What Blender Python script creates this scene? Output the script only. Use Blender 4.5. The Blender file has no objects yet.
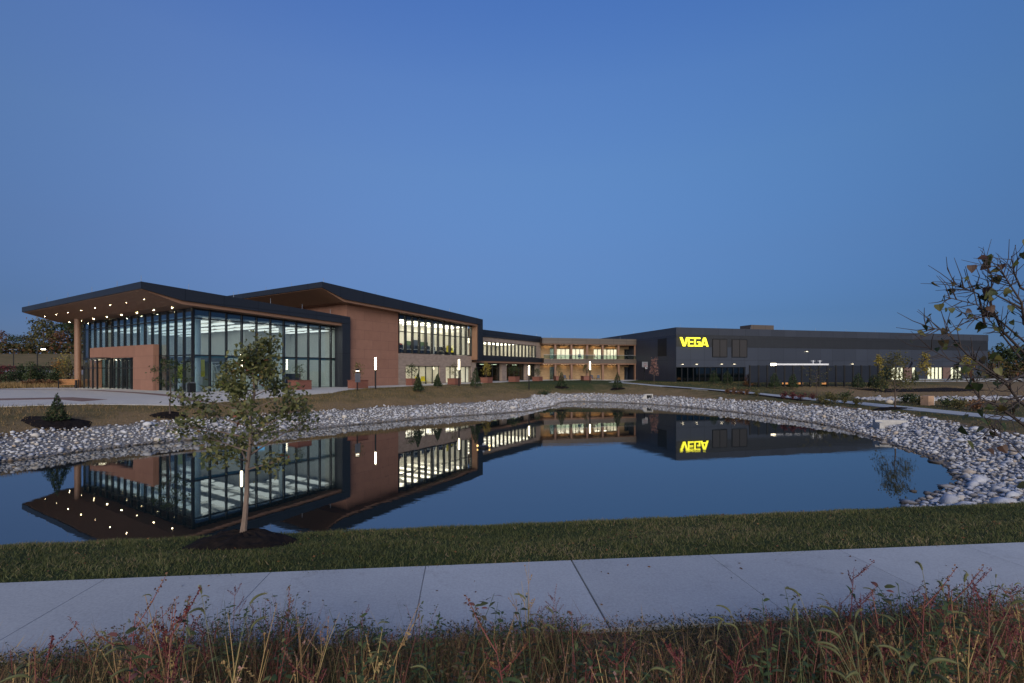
import bpy, bmesh, math, random
import numpy as np
from mathutils import Vector, Matrix
R = math.radians
rnd = random.Random(7)
nr = np.random.RandomState(11)
scene = bpy.context.scene
COL = scene.collection

# ------------------------------------------------------------------ camera, sky, sun, exposure
CAMZ, HOR, FPX = 4.3, 370.0, 484.0
cd = bpy.data.cameras.new('Camera')
cam = bpy.data.objects.new('Camera', cd)
COL.objects.link(cam)
cam.location = (0, 0, CAMZ)
cam.rotation_euler = (R(90), 0, 0)
cd.sensor_width = 36.0
cd.lens = 36.0 * FPX / 1024
cd.shift_y = (HOR - 341.5) / 1024
cd.clip_start, cd.clip_end = 0.05, 3000
scene.camera = cam

SUN_EL, SUN_AZ = 15.0, 178.0         # soft afterglow of the set sun behind the camera
w = bpy.data.worlds.new('World')
scene.world = w
w.use_nodes = True
nt = w.node_tree
bg = nt.nodes['Background']
sky = nt.nodes.new('ShaderNodeTexSky')
sky.sky_type = 'NISHITA'
sky.sun_disc = False
sky.sun_elevation = R(SUN_EL)
sky.sun_rotation = R(SUN_AZ)
sky.air_density, sky.dust_density, sky.ozone_density = 1.0, 0.0, 6.0
# dusk: damp the daylight sky towards the horizon (blue-hour sky is almost even in brightness)
tcw = nt.nodes.new('ShaderNodeTexCoord')
spw = nt.nodes.new('ShaderNodeSeparateXYZ'); nt.links.new(tcw.outputs['Generated'], spw.inputs[0])
rw_ = nt.nodes.new('ShaderNodeValToRGB')
SKYT = [(0.0, (.135, .19, .405)), (.05, (.205, .228, .362)), (.105, (.29, .288, .378)), (.22, (.573, .488, .522)), (.375, (.921, .789, .767)),
        (.5, (1.086, .958, .98)), (.62, (1.021, 1.003, 1.161)), (.8, (.807, .991, 1.317)), (1.0, (.745, .972, 1.41))]
el_ = rw_.color_ramp.elements
while len(el_) < len(SKYT): el_.new(.5)
for e_, (p_, c_) in zip(el_, SKYT): e_.position = p_; e_.color = (*[x / 1.45 for x in c_], 1)
nt.links.new(spw.outputs[2], rw_.inputs[0])
mw_ = nt.nodes.new('ShaderNodeVectorMath'); mw_.operation = 'MULTIPLY'
nt.links.new(sky.outputs[0], mw_.inputs[0]); nt.links.new(rw_.outputs[0], mw_.inputs[1])
# a faint lavender cast on the western half of the dusk sky
mx_ = nt.nodes.new('ShaderNodeMapRange'); mx_.inputs[1].default_value = -1; nt.links.new(spw.outputs[0], mx_.inputs[0])
rx_ = nt.nodes.new('ShaderNodeValToRGB')
SKYX = [(0.0, (1.06, 1.0, 1.0)), (.25, (1.20, 1.05, 1.05)), (.5, (1.08, 1.04, 1.04)), (.75, (1.0, 1.06, 1.08)), (1.0, (.88, 1.0, 1.06))]
ex_ = rx_.color_ramp.elements
while len(ex_) < len(SKYX): ex_.new(.5)
for e_, (p_, c_) in zip(ex_, SKYX): e_.position = p_; e_.color = (*[x / 1.25 for x in c_], 1)
nt.links.new(mx_.outputs[0], rx_.inputs[0])
m2_ = nt.nodes.new('ShaderNodeVectorMath'); m2_.operation = 'MULTIPLY'
nt.links.new(mw_.outputs[0], m2_.inputs[0]); nt.links.new(rx_.outputs[0], m2_.inputs[1])
sc_ = nt.nodes.new('ShaderNodeVectorMath'); sc_.operation = 'SCALE'; sc_.inputs['Scale'].default_value = 1.45 * 1.25
nt.links.new(m2_.outputs[0], sc_.inputs[0]); nt.links.new(sc_.outputs[0], bg.inputs[0])
bg.inputs[1].default_value = 0.15

sd = bpy.data.lights.new('Sun', 'SUN')
sun = bpy.data.objects.new('Sun', sd)
COL.objects.link(sun)
sd.energy, sd.angle, sd.color = 3.8, R(50), (1.0, 0.91, 0.79)
sdir = Vector((math.sin(R(SUN_AZ)) * math.cos(R(20)), math.cos(R(SUN_AZ)) * math.cos(R(20)), math.sin(R(20))))
sun.rotation_euler = (-sdir).to_track_quat('-Z', 'Y').to_euler()

vs = scene.view_settings
vs.view_transform, vs.look, vs.gamma, vs.use_curve_mapping = 'Standard', 'None', 1.0, False
vs.exposure = 0.0
cy = scene.cycles
cy.use_denoising = True
cy.max_bounces, cy.diffuse_bounces, cy.glossy_bounces, cy.transmission_bounces, cy.transparent_max_bounces = 8, 3, 4, 4, 24
cy.caustics_reflective = cy.caustics_refractive = False
cy.sample_clamp_indirect = 6

# ------------------------------------------------------------------ materials
def newmat(name):
    m = bpy.data.materials.new(name)
    m.use_nodes = True
    return m, m.node_tree, m.node_tree.nodes['Principled BSDF']

def ramp(t, stops):
    r = t.nodes.new('ShaderNodeValToRGB')
    e = r.color_ramp.elements
    while len(e) < len(stops):
        e.new(0.5)
    for el, (p, c) in zip(e, stops):
        el.position = p
        el.color = (*c, 1)
    return r

def coords(t, scale=(1, 1, 1), kind='Object'):
    tc = t.nodes.new('ShaderNodeTexCoord')
    mp = t.nodes.new('ShaderNodeMapping')
    mp.inputs['Scale'].default_value = scale
    t.links.new(tc.outputs[kind], mp.inputs[0])
    return mp

def noise(t, src, scale, detail=5, rough=.6):
    n = t.nodes.new('ShaderNodeTexNoise')
    n.inputs['Scale'].default_value = scale
    n.inputs['Detail'].default_value = detail
    n.inputs['Roughness'].default_value = rough
    if src: t.links.new(src.outputs[0], n.inputs['Vector'])
    return n

def bump(t, b, src, strength, dist=.02):
    bp = t.nodes.new('ShaderNodeBump')
    bp.inputs['Strength'].default_value = strength
    bp.inputs['Distance'].default_value = dist
    t.links.new(src, bp.inputs['Height'])
    t.links.new(bp.outputs[0], b.inputs['Normal'])

def pm(name, c1, c2=None, scale=3.0, rough=.6, bm=.0, metal=0.0, stretch=(1, 1, 1), spec=.5):
    m, t, b = newmat(name)
    c2 = c2 or tuple(x * .8 for x in c1)
    n = noise(t, coords(t, stretch), scale)
    r = ramp(t, [(.35, c1), (.65, c2)])
    t.links.new(n.outputs[0], r.inputs[0])
    t.links.new(r.outputs[0], b.inputs['Base Color'])
    b.inputs['Roughness'].default_value = rough
    b.inputs['Metallic'].default_value = metal
    b.inputs['Specular IOR Level'].default_value = spec
    if bm: bump(t, b, n.outputs[0], bm)
    return m

def tonemat(name, stops, rough=.6, spec=.3, trans=0.0):
    """colour from the per-leaf / per-stone attribute 'tone'"""
    m, t, b = newmat(name)
    a = t.nodes.new('ShaderNodeAttribute')
    a.attribute_name = 'tone'
    r = ramp(t, stops)
    t.links.new(a.outputs['Fac'], r.inputs[0])
    t.links.new(r.outputs[0], b.inputs['Base Color'])
    b.inputs['Roughness'].default_value = rough
    b.inputs['Specular IOR Level'].default_value = spec
    if trans:
        tr = t.nodes.new('ShaderNodeBsdfTranslucent')
        t.links.new(r.outputs[0], tr.inputs[0])
        mx = t.nodes.new('ShaderNodeMixShader')
        mx.inputs[0].default_value = trans
        t.links.new(b.outputs[0], mx.inputs[1])
        t.links.new(tr.outputs[0], mx.inputs[2])
        t.links.new(mx.outputs[0], t.nodes['Material Output'].inputs[0])
    return m

def emat(name, col, strength):
    m, t, b = newmat(name)
    b.inputs['Base Color'].default_value = (*[min(.8, c) for c in col], 1)
    b.inputs['Emission Color'].default_value = (*col, 1)
    b.inputs['Emission Strength'].default_value = strength
    return m

def glassmat(name, tint=(.82, .9, .9), ior=1.5):
    m, t, b = newmat(name)
    t.nodes.remove(b)
    fr = t.nodes.new('ShaderNodeFresnel')
    ge = t.nodes.new('ShaderNodeNewGeometry')                 # same reflectance on the inner face of the pane
    mr = t.nodes.new('ShaderNodeMapRange'); mr.inputs[3].default_value = ior; mr.inputs[4].default_value = 1 / ior
    t.links.new(ge.outputs['Backfacing'], mr.inputs[0]); t.links.new(mr.outputs[0], fr.inputs[0])
    tp = t.nodes.new('ShaderNodeBsdfTransparent'); tp.inputs[0].default_value = (*tint, 1)
    gl = t.nodes.new('ShaderNodeBsdfGlossy'); gl.inputs[0].default_value = (.95, .97, 1, 1); gl.inputs[1].default_value = 0.0
    mx = t.nodes.new('ShaderNodeMixShader')
    t.links.new(fr.outputs[0], mx.inputs[0]); t.links.new(tp.outputs[0], mx.inputs[1]); t.links.new(gl.outputs[0], mx.inputs[2])
    t.links.new(mx.outputs[0], t.nodes['Material Output'].inputs[0])
    return m

def brickmat(name, c1, c2, mortar, bw, bh, ms, wallax=0, rough=.8, bm=.4, offset=.5):
    """bricks / cladding panels laid on a vertical wall: u = local x + y, v = z"""
    m, t, b = newmat(name)
    tc = t.nodes.new('ShaderNodeTexCoord')
    sp = t.nodes.new('ShaderNodeSeparateXYZ'); t.links.new(tc.outputs['Object'], sp.inputs[0])
    ad = t.nodes.new('ShaderNodeMath'); ad.operation = 'ADD'
    t.links.new(sp.outputs[0], ad.inputs[0]); t.links.new(sp.outputs[1], ad.inputs[1])
    cb = t.nodes.new('ShaderNodeCombineXYZ'); t.links.new(ad.outputs[0], cb.inputs[0]); t.links.new(sp.outputs[2], cb.inputs[1])
    br = t.nodes.new('ShaderNodeTexBrick')
    br.offset = offset
    t.links.new(cb.outputs[0], br.inputs['Vector'])
    br.inputs['Color1'].default_value = (*c1, 1); br.inputs['Color2'].default_value = (*c2, 1); br.inputs['Mortar'].default_value = (*mortar, 1)
    br.inputs['Scale'].default_value = 1.0
    br.inputs['Mortar Size'].default_value = ms
    br.inputs['Brick Width'].default_value = bw; br.inputs['Row Height'].default_value = bh
    n = noise(t, tc, 1.3)
    t.links.new(tc.outputs['Object'], n.inputs['Vector'])
    mx = t.nodes.new('ShaderNodeMixRGB'); mx.blend_type = 'MULTIPLY'; mx.inputs[0].default_value = .5
    r = ramp(t, [(.3, (.75, .75, .75)), (.7, (1, 1, 1))]); t.links.new(n.outputs[0], r.inputs[0])
    t.links.new(br.outputs[0], mx.inputs[1]); t.links.new(r.outputs[0], mx.inputs[2])
    t.links.new(mx.outputs[0], b.inputs['Base Color'])
    b.inputs['Roughness'].default_value = rough
    iv = t.nodes.new('ShaderNodeMath'); iv.operation = 'SUBTRACT'; iv.inputs[0].default_value = 1
    t.links.new(br.outputs['Fac'], iv.inputs[1])
    bump(t, b, iv.outputs[0], bm, .015)
    return m

def ribmat(name, c, pitch, c2=None, rough=.45, strength=.5):
    """ribbed sheet-metal cladding"""
    m, t, b = newmat(name)
    tc = t.nodes.new('ShaderNodeTexCoord')
    sp = t.nodes.new('ShaderNodeSeparateXYZ'); t.links.new(tc.outputs['Object'], sp.inputs[0])
    ad = t.nodes.new('ShaderNodeMath'); ad.operation = 'ADD'
    t.links.new(sp.outputs[0], ad.inputs[0]); t.links.new(sp.outputs[1], ad.inputs[1])
    cb = t.nodes.new('ShaderNodeCombineXYZ'); t.links.new(ad.outputs[0], cb.inputs[0]); t.links.new(sp.outputs[2], cb.inputs[1])
    br = t.nodes.new('ShaderNodeTexBrick'); br.offset = 0
    t.links.new(cb.outputs[0], br.inputs['Vector'])
    c2 = c2 or tuple(x * .82 for x in c)
    br.inputs['Color1'].default_value = (*c, 1); br.inputs['Color2'].default_value = (*c2, 1)
    br.inputs['Mortar'].default_value = (*[x * .35 for x in c], 1)
    br.inputs['Scale'].default_value = 1.0
    br.inputs['Mortar Size'].default_value = .028
    br.inputs['Brick Width'].default_value = pitch; br.inputs['Row Height'].default_value = 4.0
    t.links.new(br.outputs[0], b.inputs['Base Color'])
    wv = t.nodes.new('ShaderNodeTexWave'); wv.inputs['Scale'].default_value = 1.6; wv.bands_direction = 'X'
    t.links.new(cb.outputs[0], wv.inputs['Vector'])
    bump(t, b, wv.outputs['Fac'], strength, .03)
    b.inputs['Roughness'].default_value = rough
    b.inputs['Metallic'].default_value = .2
    return m

M = {}
M['dark'] = ribmat('dark_metal_panel', (.020, .023, .030), 3.2, rough=.42, strength=.0)
M['mullion'] = pm('black_mullion', (.008, .009, .011), rough=.4)
M['wood'] = pm('cedar_soffit', (.225, .122, .074), (.17, .09, .054), 2.2, .55, stretch=(.6, 14, 14))
M['terracotta'] = brickmat('terracotta_panel', (.245, .122, .082), (.22, .107, .071), (.12, .058, .042), 2.6, 1.15, .012, bm=.3)
M['brick'] = brickmat('grey_brown_brick', (.29, .215, .17), (.21, .15, .118), (.25, .215, .185), .42, .14, .012)
M['redbrick'] = brickmat('red_brick', (.15, .085, .07), (.11, .06, .048), (.14, .11, .095), .42, .14, .012)
M['tan'] = brickmat('tan_brick', (.36, .235, .12), (.28, .18, .09), (.25, .18, .11), .42, .14, .012)
M['bronze'] = ribmat('bronze_metal_fascia', (.10, .078, .062), 3.0, strength=0)
M['vega'] = ribmat('slate_metal_panel', (.036, .043, .060), 2.9, rough=.5, strength=.05)
M['vegaband'] = ribmat('charcoal_ribbed_panel', (.014, .016, .021), .33, rough=.5, strength=.6)
M['vegatrim'] = ribmat('grey_metal_trim', (.040, .044, .056), 2.9, rough=.4, strength=0)
M['vegaside'] = ribmat('dark_side_panel', (.026, .034, .055), 2.9, rough=.5, strength=.05)
M['louver'] = pm('brown_louver', (.024, .021, .020), (.017, .015, .015), 5, .6, stretch=(.3, .3, 30))
M['white'] = pm('white_paint', (.78, .76, .70), (.72, .70, .65), 1, .7)
M['ceil'] = pm('white_ceiling', (.8, .79, .76), (.74, .73, .7), 1, .8)
M['floor'] = pm('polished_floor', (.36, .33, .29), (.28, .26, .23), 1.5, .25)
M['glass'] = glassmat('window_glass', (.94, .965, .95))
M['glassf'] = glassmat('lobby_glass', (.70, .82, .86), 2.1)
M['glassb'] = glassmat('lobby_side_glass', (.80, .88, .90), 1.9)
M['darkglass'] = glassmat('tinted_glass', (.42, .5, .5), 1.6)
M['railglass'] = glassmat('railing_glass', (.72, .82, .78), 1.45)
M['teal'] = pm('teal_glass_band', (.13, .24, .23), (.10, .19, .19), 1, .2)
M['panel'] = emat('ceiling_light_panel', (1, .90, .72), 6.5)
M['panelA'] = emat('lobby_light_panel', (1, .94, .84), 1.25)
M['warm'] = emat('warm_soffit_light', (1, .70, .34), 13)
M['dim'] = emat('dim_ceiling_light', (1, .86, .6), 9)
M['down'] = emat('soffit_downlight', (1, .80, .46), 80)
M['lamp'] = emat('lamp_head_glow', (1, .87, .60), 16)
M['blinds'] = emat('lit_window_blind', (1, .88, .62), .8)
M['walllight'] = emat('wall_light_lens', (1, .86, .62), 7)
M['orange'] = emat('orange_lantern_glow', (1, .42, .14), .55)
M['amber'] = emat('amber_float_lamp', (1, .62, .2), 2.0)
M['sign'] = emat('yellow_sign_glow', (1.0, .88, .04), 1.45)
M['blackmetal'] = pm('black_metal', (.012, .012, .013), rough=.5, spec=.2)
M['whitemetal'] = pm('white_metal', (.72, .72, .72), rough=.4)
M['steel'] = pm('galvanised_steel', (.42, .44, .46), rough=.4, metal=.6)
M['concrete'] = pm('pale_concrete', (.44, .42, .39), (.34, .325, .30), 2.5, .85, .15)
M['soil'] = pm('dark_mulch', (.018, .013, .011), (.007, .006, .006), 9, .95, .9, spec=.08)
M['yellow'] = pm('yellow_upholstery', (.75, .62, .03), rough=.6)
M['greyfab'] = pm('slate_fabric', (.07, .085, .12), rough=.8)
M['redfab'] = pm('red_fabric', (.30, .05, .04), rough=.8)
M['green'] = pm('green_wall', (.07, .12, .05), (.05, .09, .04), 4, .8)
M['fencepanel'] = pm('slate_fence_panel', (.011, .015, .025), (.009, .013, .021), 1, .6, spec=.15)
M['planter'] = pm('terracotta_planter', (.19, .075, .05), (.14, .05, .034), 3, .7, stretch=(1, 1, 8))
M['bark'] = pm('bark', (.10, .068, .05), (.055, .038, .03), 22, .9, .6, stretch=(1, 1, .25))
M['barkpale'] = pm('pale_bark', (.20, .14, .105), (.12, .085, .065), 22, .9, .6, stretch=(1, 1, .3))
M['twig'] = pm('dark_twig', (.045, .032, .028), (.028, .02, .018), 25, .85)
M['board'] = pm('grey_board', (.13, .135, .15), rough=.5)
M['benchwood'] = pm('orange_bench_wood', (.44, .20, .07), (.34, .15, .05), 3, .6, stretch=(1, 1, 12))
M['screen'] = emat('blue_screen', (.25, .55, .9), 1.0)
M['cardboard'] = pm('tan_cabinet', (.42, .26, .16), rough=.7)

M['leaf_oak'] = tonemat('oak_leaf', [(0, (.04, .05, .018)), (.45, (.095, .105, .033)), (.85, (.17, .155, .052)), (.96, (.18, .09, .036)), (1, (.28, .08, .04))], .5, .4, .25)
M['leaf_green'] = tonemat('green_leaf', [(0, (.02, .034, .012)), (.6, (.045, .066, .022)), (1, (.10, .11, .04))], .6, .3, .25)
M['leaf_yellow'] = tonemat('yellow_leaf', [(0, (.15, .12, .025)), (.6, (.33, .25, .045)), (1, (.46, .36, .08))], .6, .3, .3)
M['leaf_olive'] = tonemat('olive_leaf', [(0, (.05, .05, .018)), (.6, (.11, .10, .032)), (1, (.19, .15, .05))], .6, .3, .3)
M['leaf_brown'] = tonemat('russet_leaf', [(0, (.07, .03, .015)), (.6, (.16, .075, .035)), (1, (.26, .14, .06))], .6, .3, .3)
M['leaf_pink'] = tonemat('pale_russet_leaf', [(0, (.20, .10, .08)), (.6, (.33, .18, .14)), (1, (.42, .25, .2))], .6, .3, .3)
M['leaf_red'] = tonemat('red_leaf', [(0, (.05, .012, .014)), (.6, (.115, .022, .026)), (1, (.19, .05, .045))], .6, .3, .3)
M['leaf_orange'] = tonemat('orange_leaf', [(0, (.2, .08, .015)), (.6, (.36, .16, .02)), (1, (.45, .25, .05))], .6, .3, .3)
M['needle'] = tonemat('conifer_needle', [(0, (.010, .019, .009)), (.6, (.026, .042, .016)), (1, (.06, .075, .03))], .7, .2)
M['wood_far'] = tonemat('far_wood_leaf', [(0, (.02, .026, .013)), (.45, (.05, .05, .022)), (.75, (.085, .058, .022)), (1, (.12, .055, .03))], .8, .1)
M['lawn'] = tonemat('lawn_blade', [(0, (.05, .055, .018)), (.5, (.115, .13, .04)), (.74, (.175, .155, .06)), (1, (.32, .225, .13))], .6, .3, .3)
M['drygrass'] = tonemat('dry_grass_blade', [(0, (.07, .065, .022)), (.5, (.23, .155, .065)), (1, (.38, .24, .115))], .8, .2, .3)
M['rock'] = None
M['weed_under'] = tonemat('undergrowth_leaf', [(0, (.02, .025, .012)), (.4, (.06, .07, .027)), (.65, (.13, .088, .045)), (.85, (.18, .066, .058)), (1, (.32, .22, .10))], .7, .2, .2)
M['foxtail'] = tonemat('foxtail_seed', [(0, (.10, .11, .045)), (.6, (.19, .19, .085)), (1, (.32, .28, .15))], .7, .2, .3)
M['straw'] = tonemat('dry_straw', [(0, (.18, .10, .05)), (.5, (.34, .21, .095)), (1, (.46, .34, .14))], .8, .2, .2)
M['redstalk'] = tonemat('red_stalk', [(0, (.15, .035, .04)), (.5, (.24, .075, .065)), (1, (.30, .15, .10))], .6, .3, .2)
M['greenweed'] = tonemat('green_weed', [(0, (.035, .055, .02)), (.6, (.075, .105, .036)), (1, (.17, .17, .06))], .6, .3, .3)

# stones: tone attribute, crystalline noise, wet tone with painted shadow along the waterline
def stonemat():
    m, t, b = newmat('riprap_limestone')
    a = t.nodes.new('ShaderNodeAttribute'); a.attribute_name = 'tone'
    r = ramp(t, [(0, (.26, .235, .21)), (.3, (.40, .405, .43)), (.65, (.49, .495, .52)), (.85, (.58, .575, .57)), (.93, (.50, .44, .36)), (1, (.42, .33, .24))])
    t.links.new(a.outputs['Fac'], r.inputs[0])
    tc = t.nodes.new('ShaderNodeNewGeometry')
    n = noise(t, None, 9); t.links.new(tc.outputs['Position'], n.inputs['Vector'])
    r2 = ramp(t, [(.3, (.78, .76, .73)), (.65, (1, 1, 1))]); t.links.new(n.outputs[0], r2.inputs[0])
    mx = t.nodes.new('ShaderNodeMixRGB'); mx.blend_type = 'MULTIPLY'; mx.inputs[0].default_value = 1
    t.links.new(r.outputs[0], mx.inputs[1]); t.links.new(r2.outputs[0], mx.inputs[2])
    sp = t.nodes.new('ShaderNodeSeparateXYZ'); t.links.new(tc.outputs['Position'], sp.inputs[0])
    wet = ramp(t, [(.05, (.30, .26, .22)), (.16, (1, 1, 1))]); t.links.new(sp.outputs[2], wet.inputs[0])  # wet stone tone, with the waterline shadow painted in
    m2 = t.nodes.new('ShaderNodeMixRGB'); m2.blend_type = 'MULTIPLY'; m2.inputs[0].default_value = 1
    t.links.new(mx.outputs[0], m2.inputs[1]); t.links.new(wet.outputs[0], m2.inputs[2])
    t.links.new(m2.outputs[0], b.inputs['Base Color'])
    b.inputs['Roughness'].default_value = .85
    bump(t, b, n.outputs[0], .5, .03)
    return m
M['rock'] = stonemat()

def watermat():
    m, t, b = newmat('pond_water')
    b.inputs['Base Color'].default_value = (.006, .012, .013, 1)
    b.inputs['Roughness'].default_value = .0
    b.inputs['IOR'].default_value = 2.9
    mp = coords(t, (.35, 1.0, 1))
    n1 = noise(t, mp, 1.1, 3, .5)
    n2 = noise(t, coords(t, (1.2, 4, 1)), 2.0, 2, .5)
    ad = t.nodes.new('ShaderNodeMath'); ad.operation = 'MULTIPLY_ADD'; ad.inputs[1].default_value = .25
    t.links.new(n2.outputs[0], ad.inputs[0]); t.links.new(n1.outputs[0], ad.inputs[2])
    # patches of breeze: some of the pond is glassy, some faintly rippled
    n3 = noise(t, coords(t, (.06, .11, 1)), 1.0, 3, .55)
    pr = ramp(t, [(.42, (.10, .10, .10)), (.62, (1, 1, 1))]); t.links.new(n3.outputs[0], pr.inputs[0])
    mu = t.nodes.new('ShaderNodeMath'); mu.operation = 'MULTIPLY'
    t.links.new(ad.outputs[0], mu.inputs[0]); t.links.new(pr.outputs[0], mu.inputs[1])
    bump(t, b, mu.outputs[0], .06, .05)
    return m
M['water'] = watermat()

def groundmat():
    m, t, b = newmat('ground_turf')
    a = t.nodes.new('ShaderNodeAttribute'); a.attribute_name = 'zone'      # 0 lawn, .5 dry grass, 1 gravel bed
    r = ramp(t, [(0, (.040, .055, .018)), (.22, (.055, .062, .022)), (.5, (.22, .150, .078)), (.8, (.17, .12, .075)), (1, (.21, .20, .19))])
    tc = t.nodes.new('ShaderNodeNewGeometry')
    n = noise(t, None, .55, 6, .65); t.links.new(tc.outputs['Position'], n.inputs['Vector'])
    nf = noise(t, None, 7, 6, .75); t.links.new(tc.outputs['Position'], nf.inputs['Vector'])
    ad = t.nodes.new('ShaderNodeMath'); ad.operation = 'MULTIPLY_ADD'; ad.inputs[1].default_value = .5
    t.links.new(n.outputs[0], ad.inputs[0]); t.links.new(a.outputs['Fac'], ad.inputs[2])
    sb = t.nodes.new('ShaderNodeMath'); sb.operation = 'SUBTRACT'; sb.inputs[1].default_value = .25
    t.links.new(ad.outputs[0], sb.inputs[0]); t.links.new(sb.outputs[0], r.inputs[0])
    r2 = ramp(t, [(.3, (.55, .55, .55)), (.7, (1.2, 1.2, 1.2))]); t.links.new(nf.outputs[0], r2.inputs[0])
    mx = t.nodes.new('ShaderNodeMixRGB'); mx.blend_type = 'MULTIPLY'; mx.inputs[0].default_value = 1
    t.links.new(r.outputs[0], mx.inputs[1]); t.links.new(r2.outputs[0], mx.inputs[2])
    t.links.new(mx.outputs[0], b.inputs['Base Color'])
    b.inputs['Roughness'].default_value = .95
    b.inputs['Specular IOR Level'].default_value = .1
    bump(t, b, nf.outputs[0], .8, .08)
    return m
M['ground'] = groundmat()

def pavemat(name, c1, c2):
    m, t, b = newmat(name)
    tc = t.nodes.new('ShaderNodeNewGeometry')
    n = noise(t, None, .8, 5, .6); t.links.new(tc.outputs['Position'], n.inputs['Vector'])
    nf = noise(t, None, 40, 4, .7); t.links.new(tc.outputs['Position'], nf.inputs['Vector'])
    r = ramp(t, [(.3, c1), (.7, c2)]); t.links.new(n.outputs[0], r.inputs[0])
    r2 = ramp(t, [(.3, (.80, .80, .80)), (.7, (1.06, 1.06, 1.06))]); t.links.new(nf.outputs[0], r2.inputs[0])
    ns = noise(t, None, 2.6, 8, .75); t.links.new(tc.outputs['Position'], ns.inputs['Vector'])
    r3 = ramp(t, [(.30, (.62, .60, .56)), (.43, (1, 1, 1))]); t.links.new(ns.outputs[0], r3.inputs[0])
    m3 = t.nodes.new('ShaderNodeMixRGB'); m3.blend_type = 'MULTIPLY'; m3.inputs[0].default_value = .55
    at3 = t.nodes.new('ShaderNodeAttribute'); at3.attribute_name = 'tone'
    ta = t.nodes.new('ShaderNodeMapRange'); ta.inputs[3].default_value = .90; ta.inputs[4].default_value = 1.06
    t.links.new(at3.outputs['Fac'], ta.inputs[0])
    m4 = t.nodes.new('ShaderNodeMixRGB'); m4.blend_type = 'MULTIPLY'; m4.inputs[0].default_value = 1
    t.links.new(r.outputs[0], m3.inputs[1]); t.links.new(r3.outputs[0], m3.inputs[2])
    t.links.new(m3.outputs[0], m4.inputs[1]); t.links.new(ta.outputs[0], m4.inputs[2])
    r = m4
    mx = t.nodes.new('ShaderNodeMixRGB'); mx.blend_type = 'MULTIPLY'; mx.inputs[0].default_value = 1
    t.links.new(r.outputs[0], mx.inputs[1]); t.links.new(r2.outputs[0], mx.inputs[2])
    t.links.new(mx.outputs[0], b.inputs['Base Color'])
    b.inputs['Roughness'].default_value = .85
    bump(t, b, nf.outputs[0], .25, .004)
    return m
M['sidewalk'] = pavemat('broomed_concrete', (.40, .41, .41), (.335, .345, .35))
M['plaza'] = pavemat('plaza_concrete', (.50, .47, .43), (.43, .41, .38))
M['brickpave'] = pavemat('red_brick_paving', (.20, .12, .095), (.15, .09, .07))
M['gravelroad'] = pavemat('grey_gravel', (.26, .23, .21), (.20, .18, .165))

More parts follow.
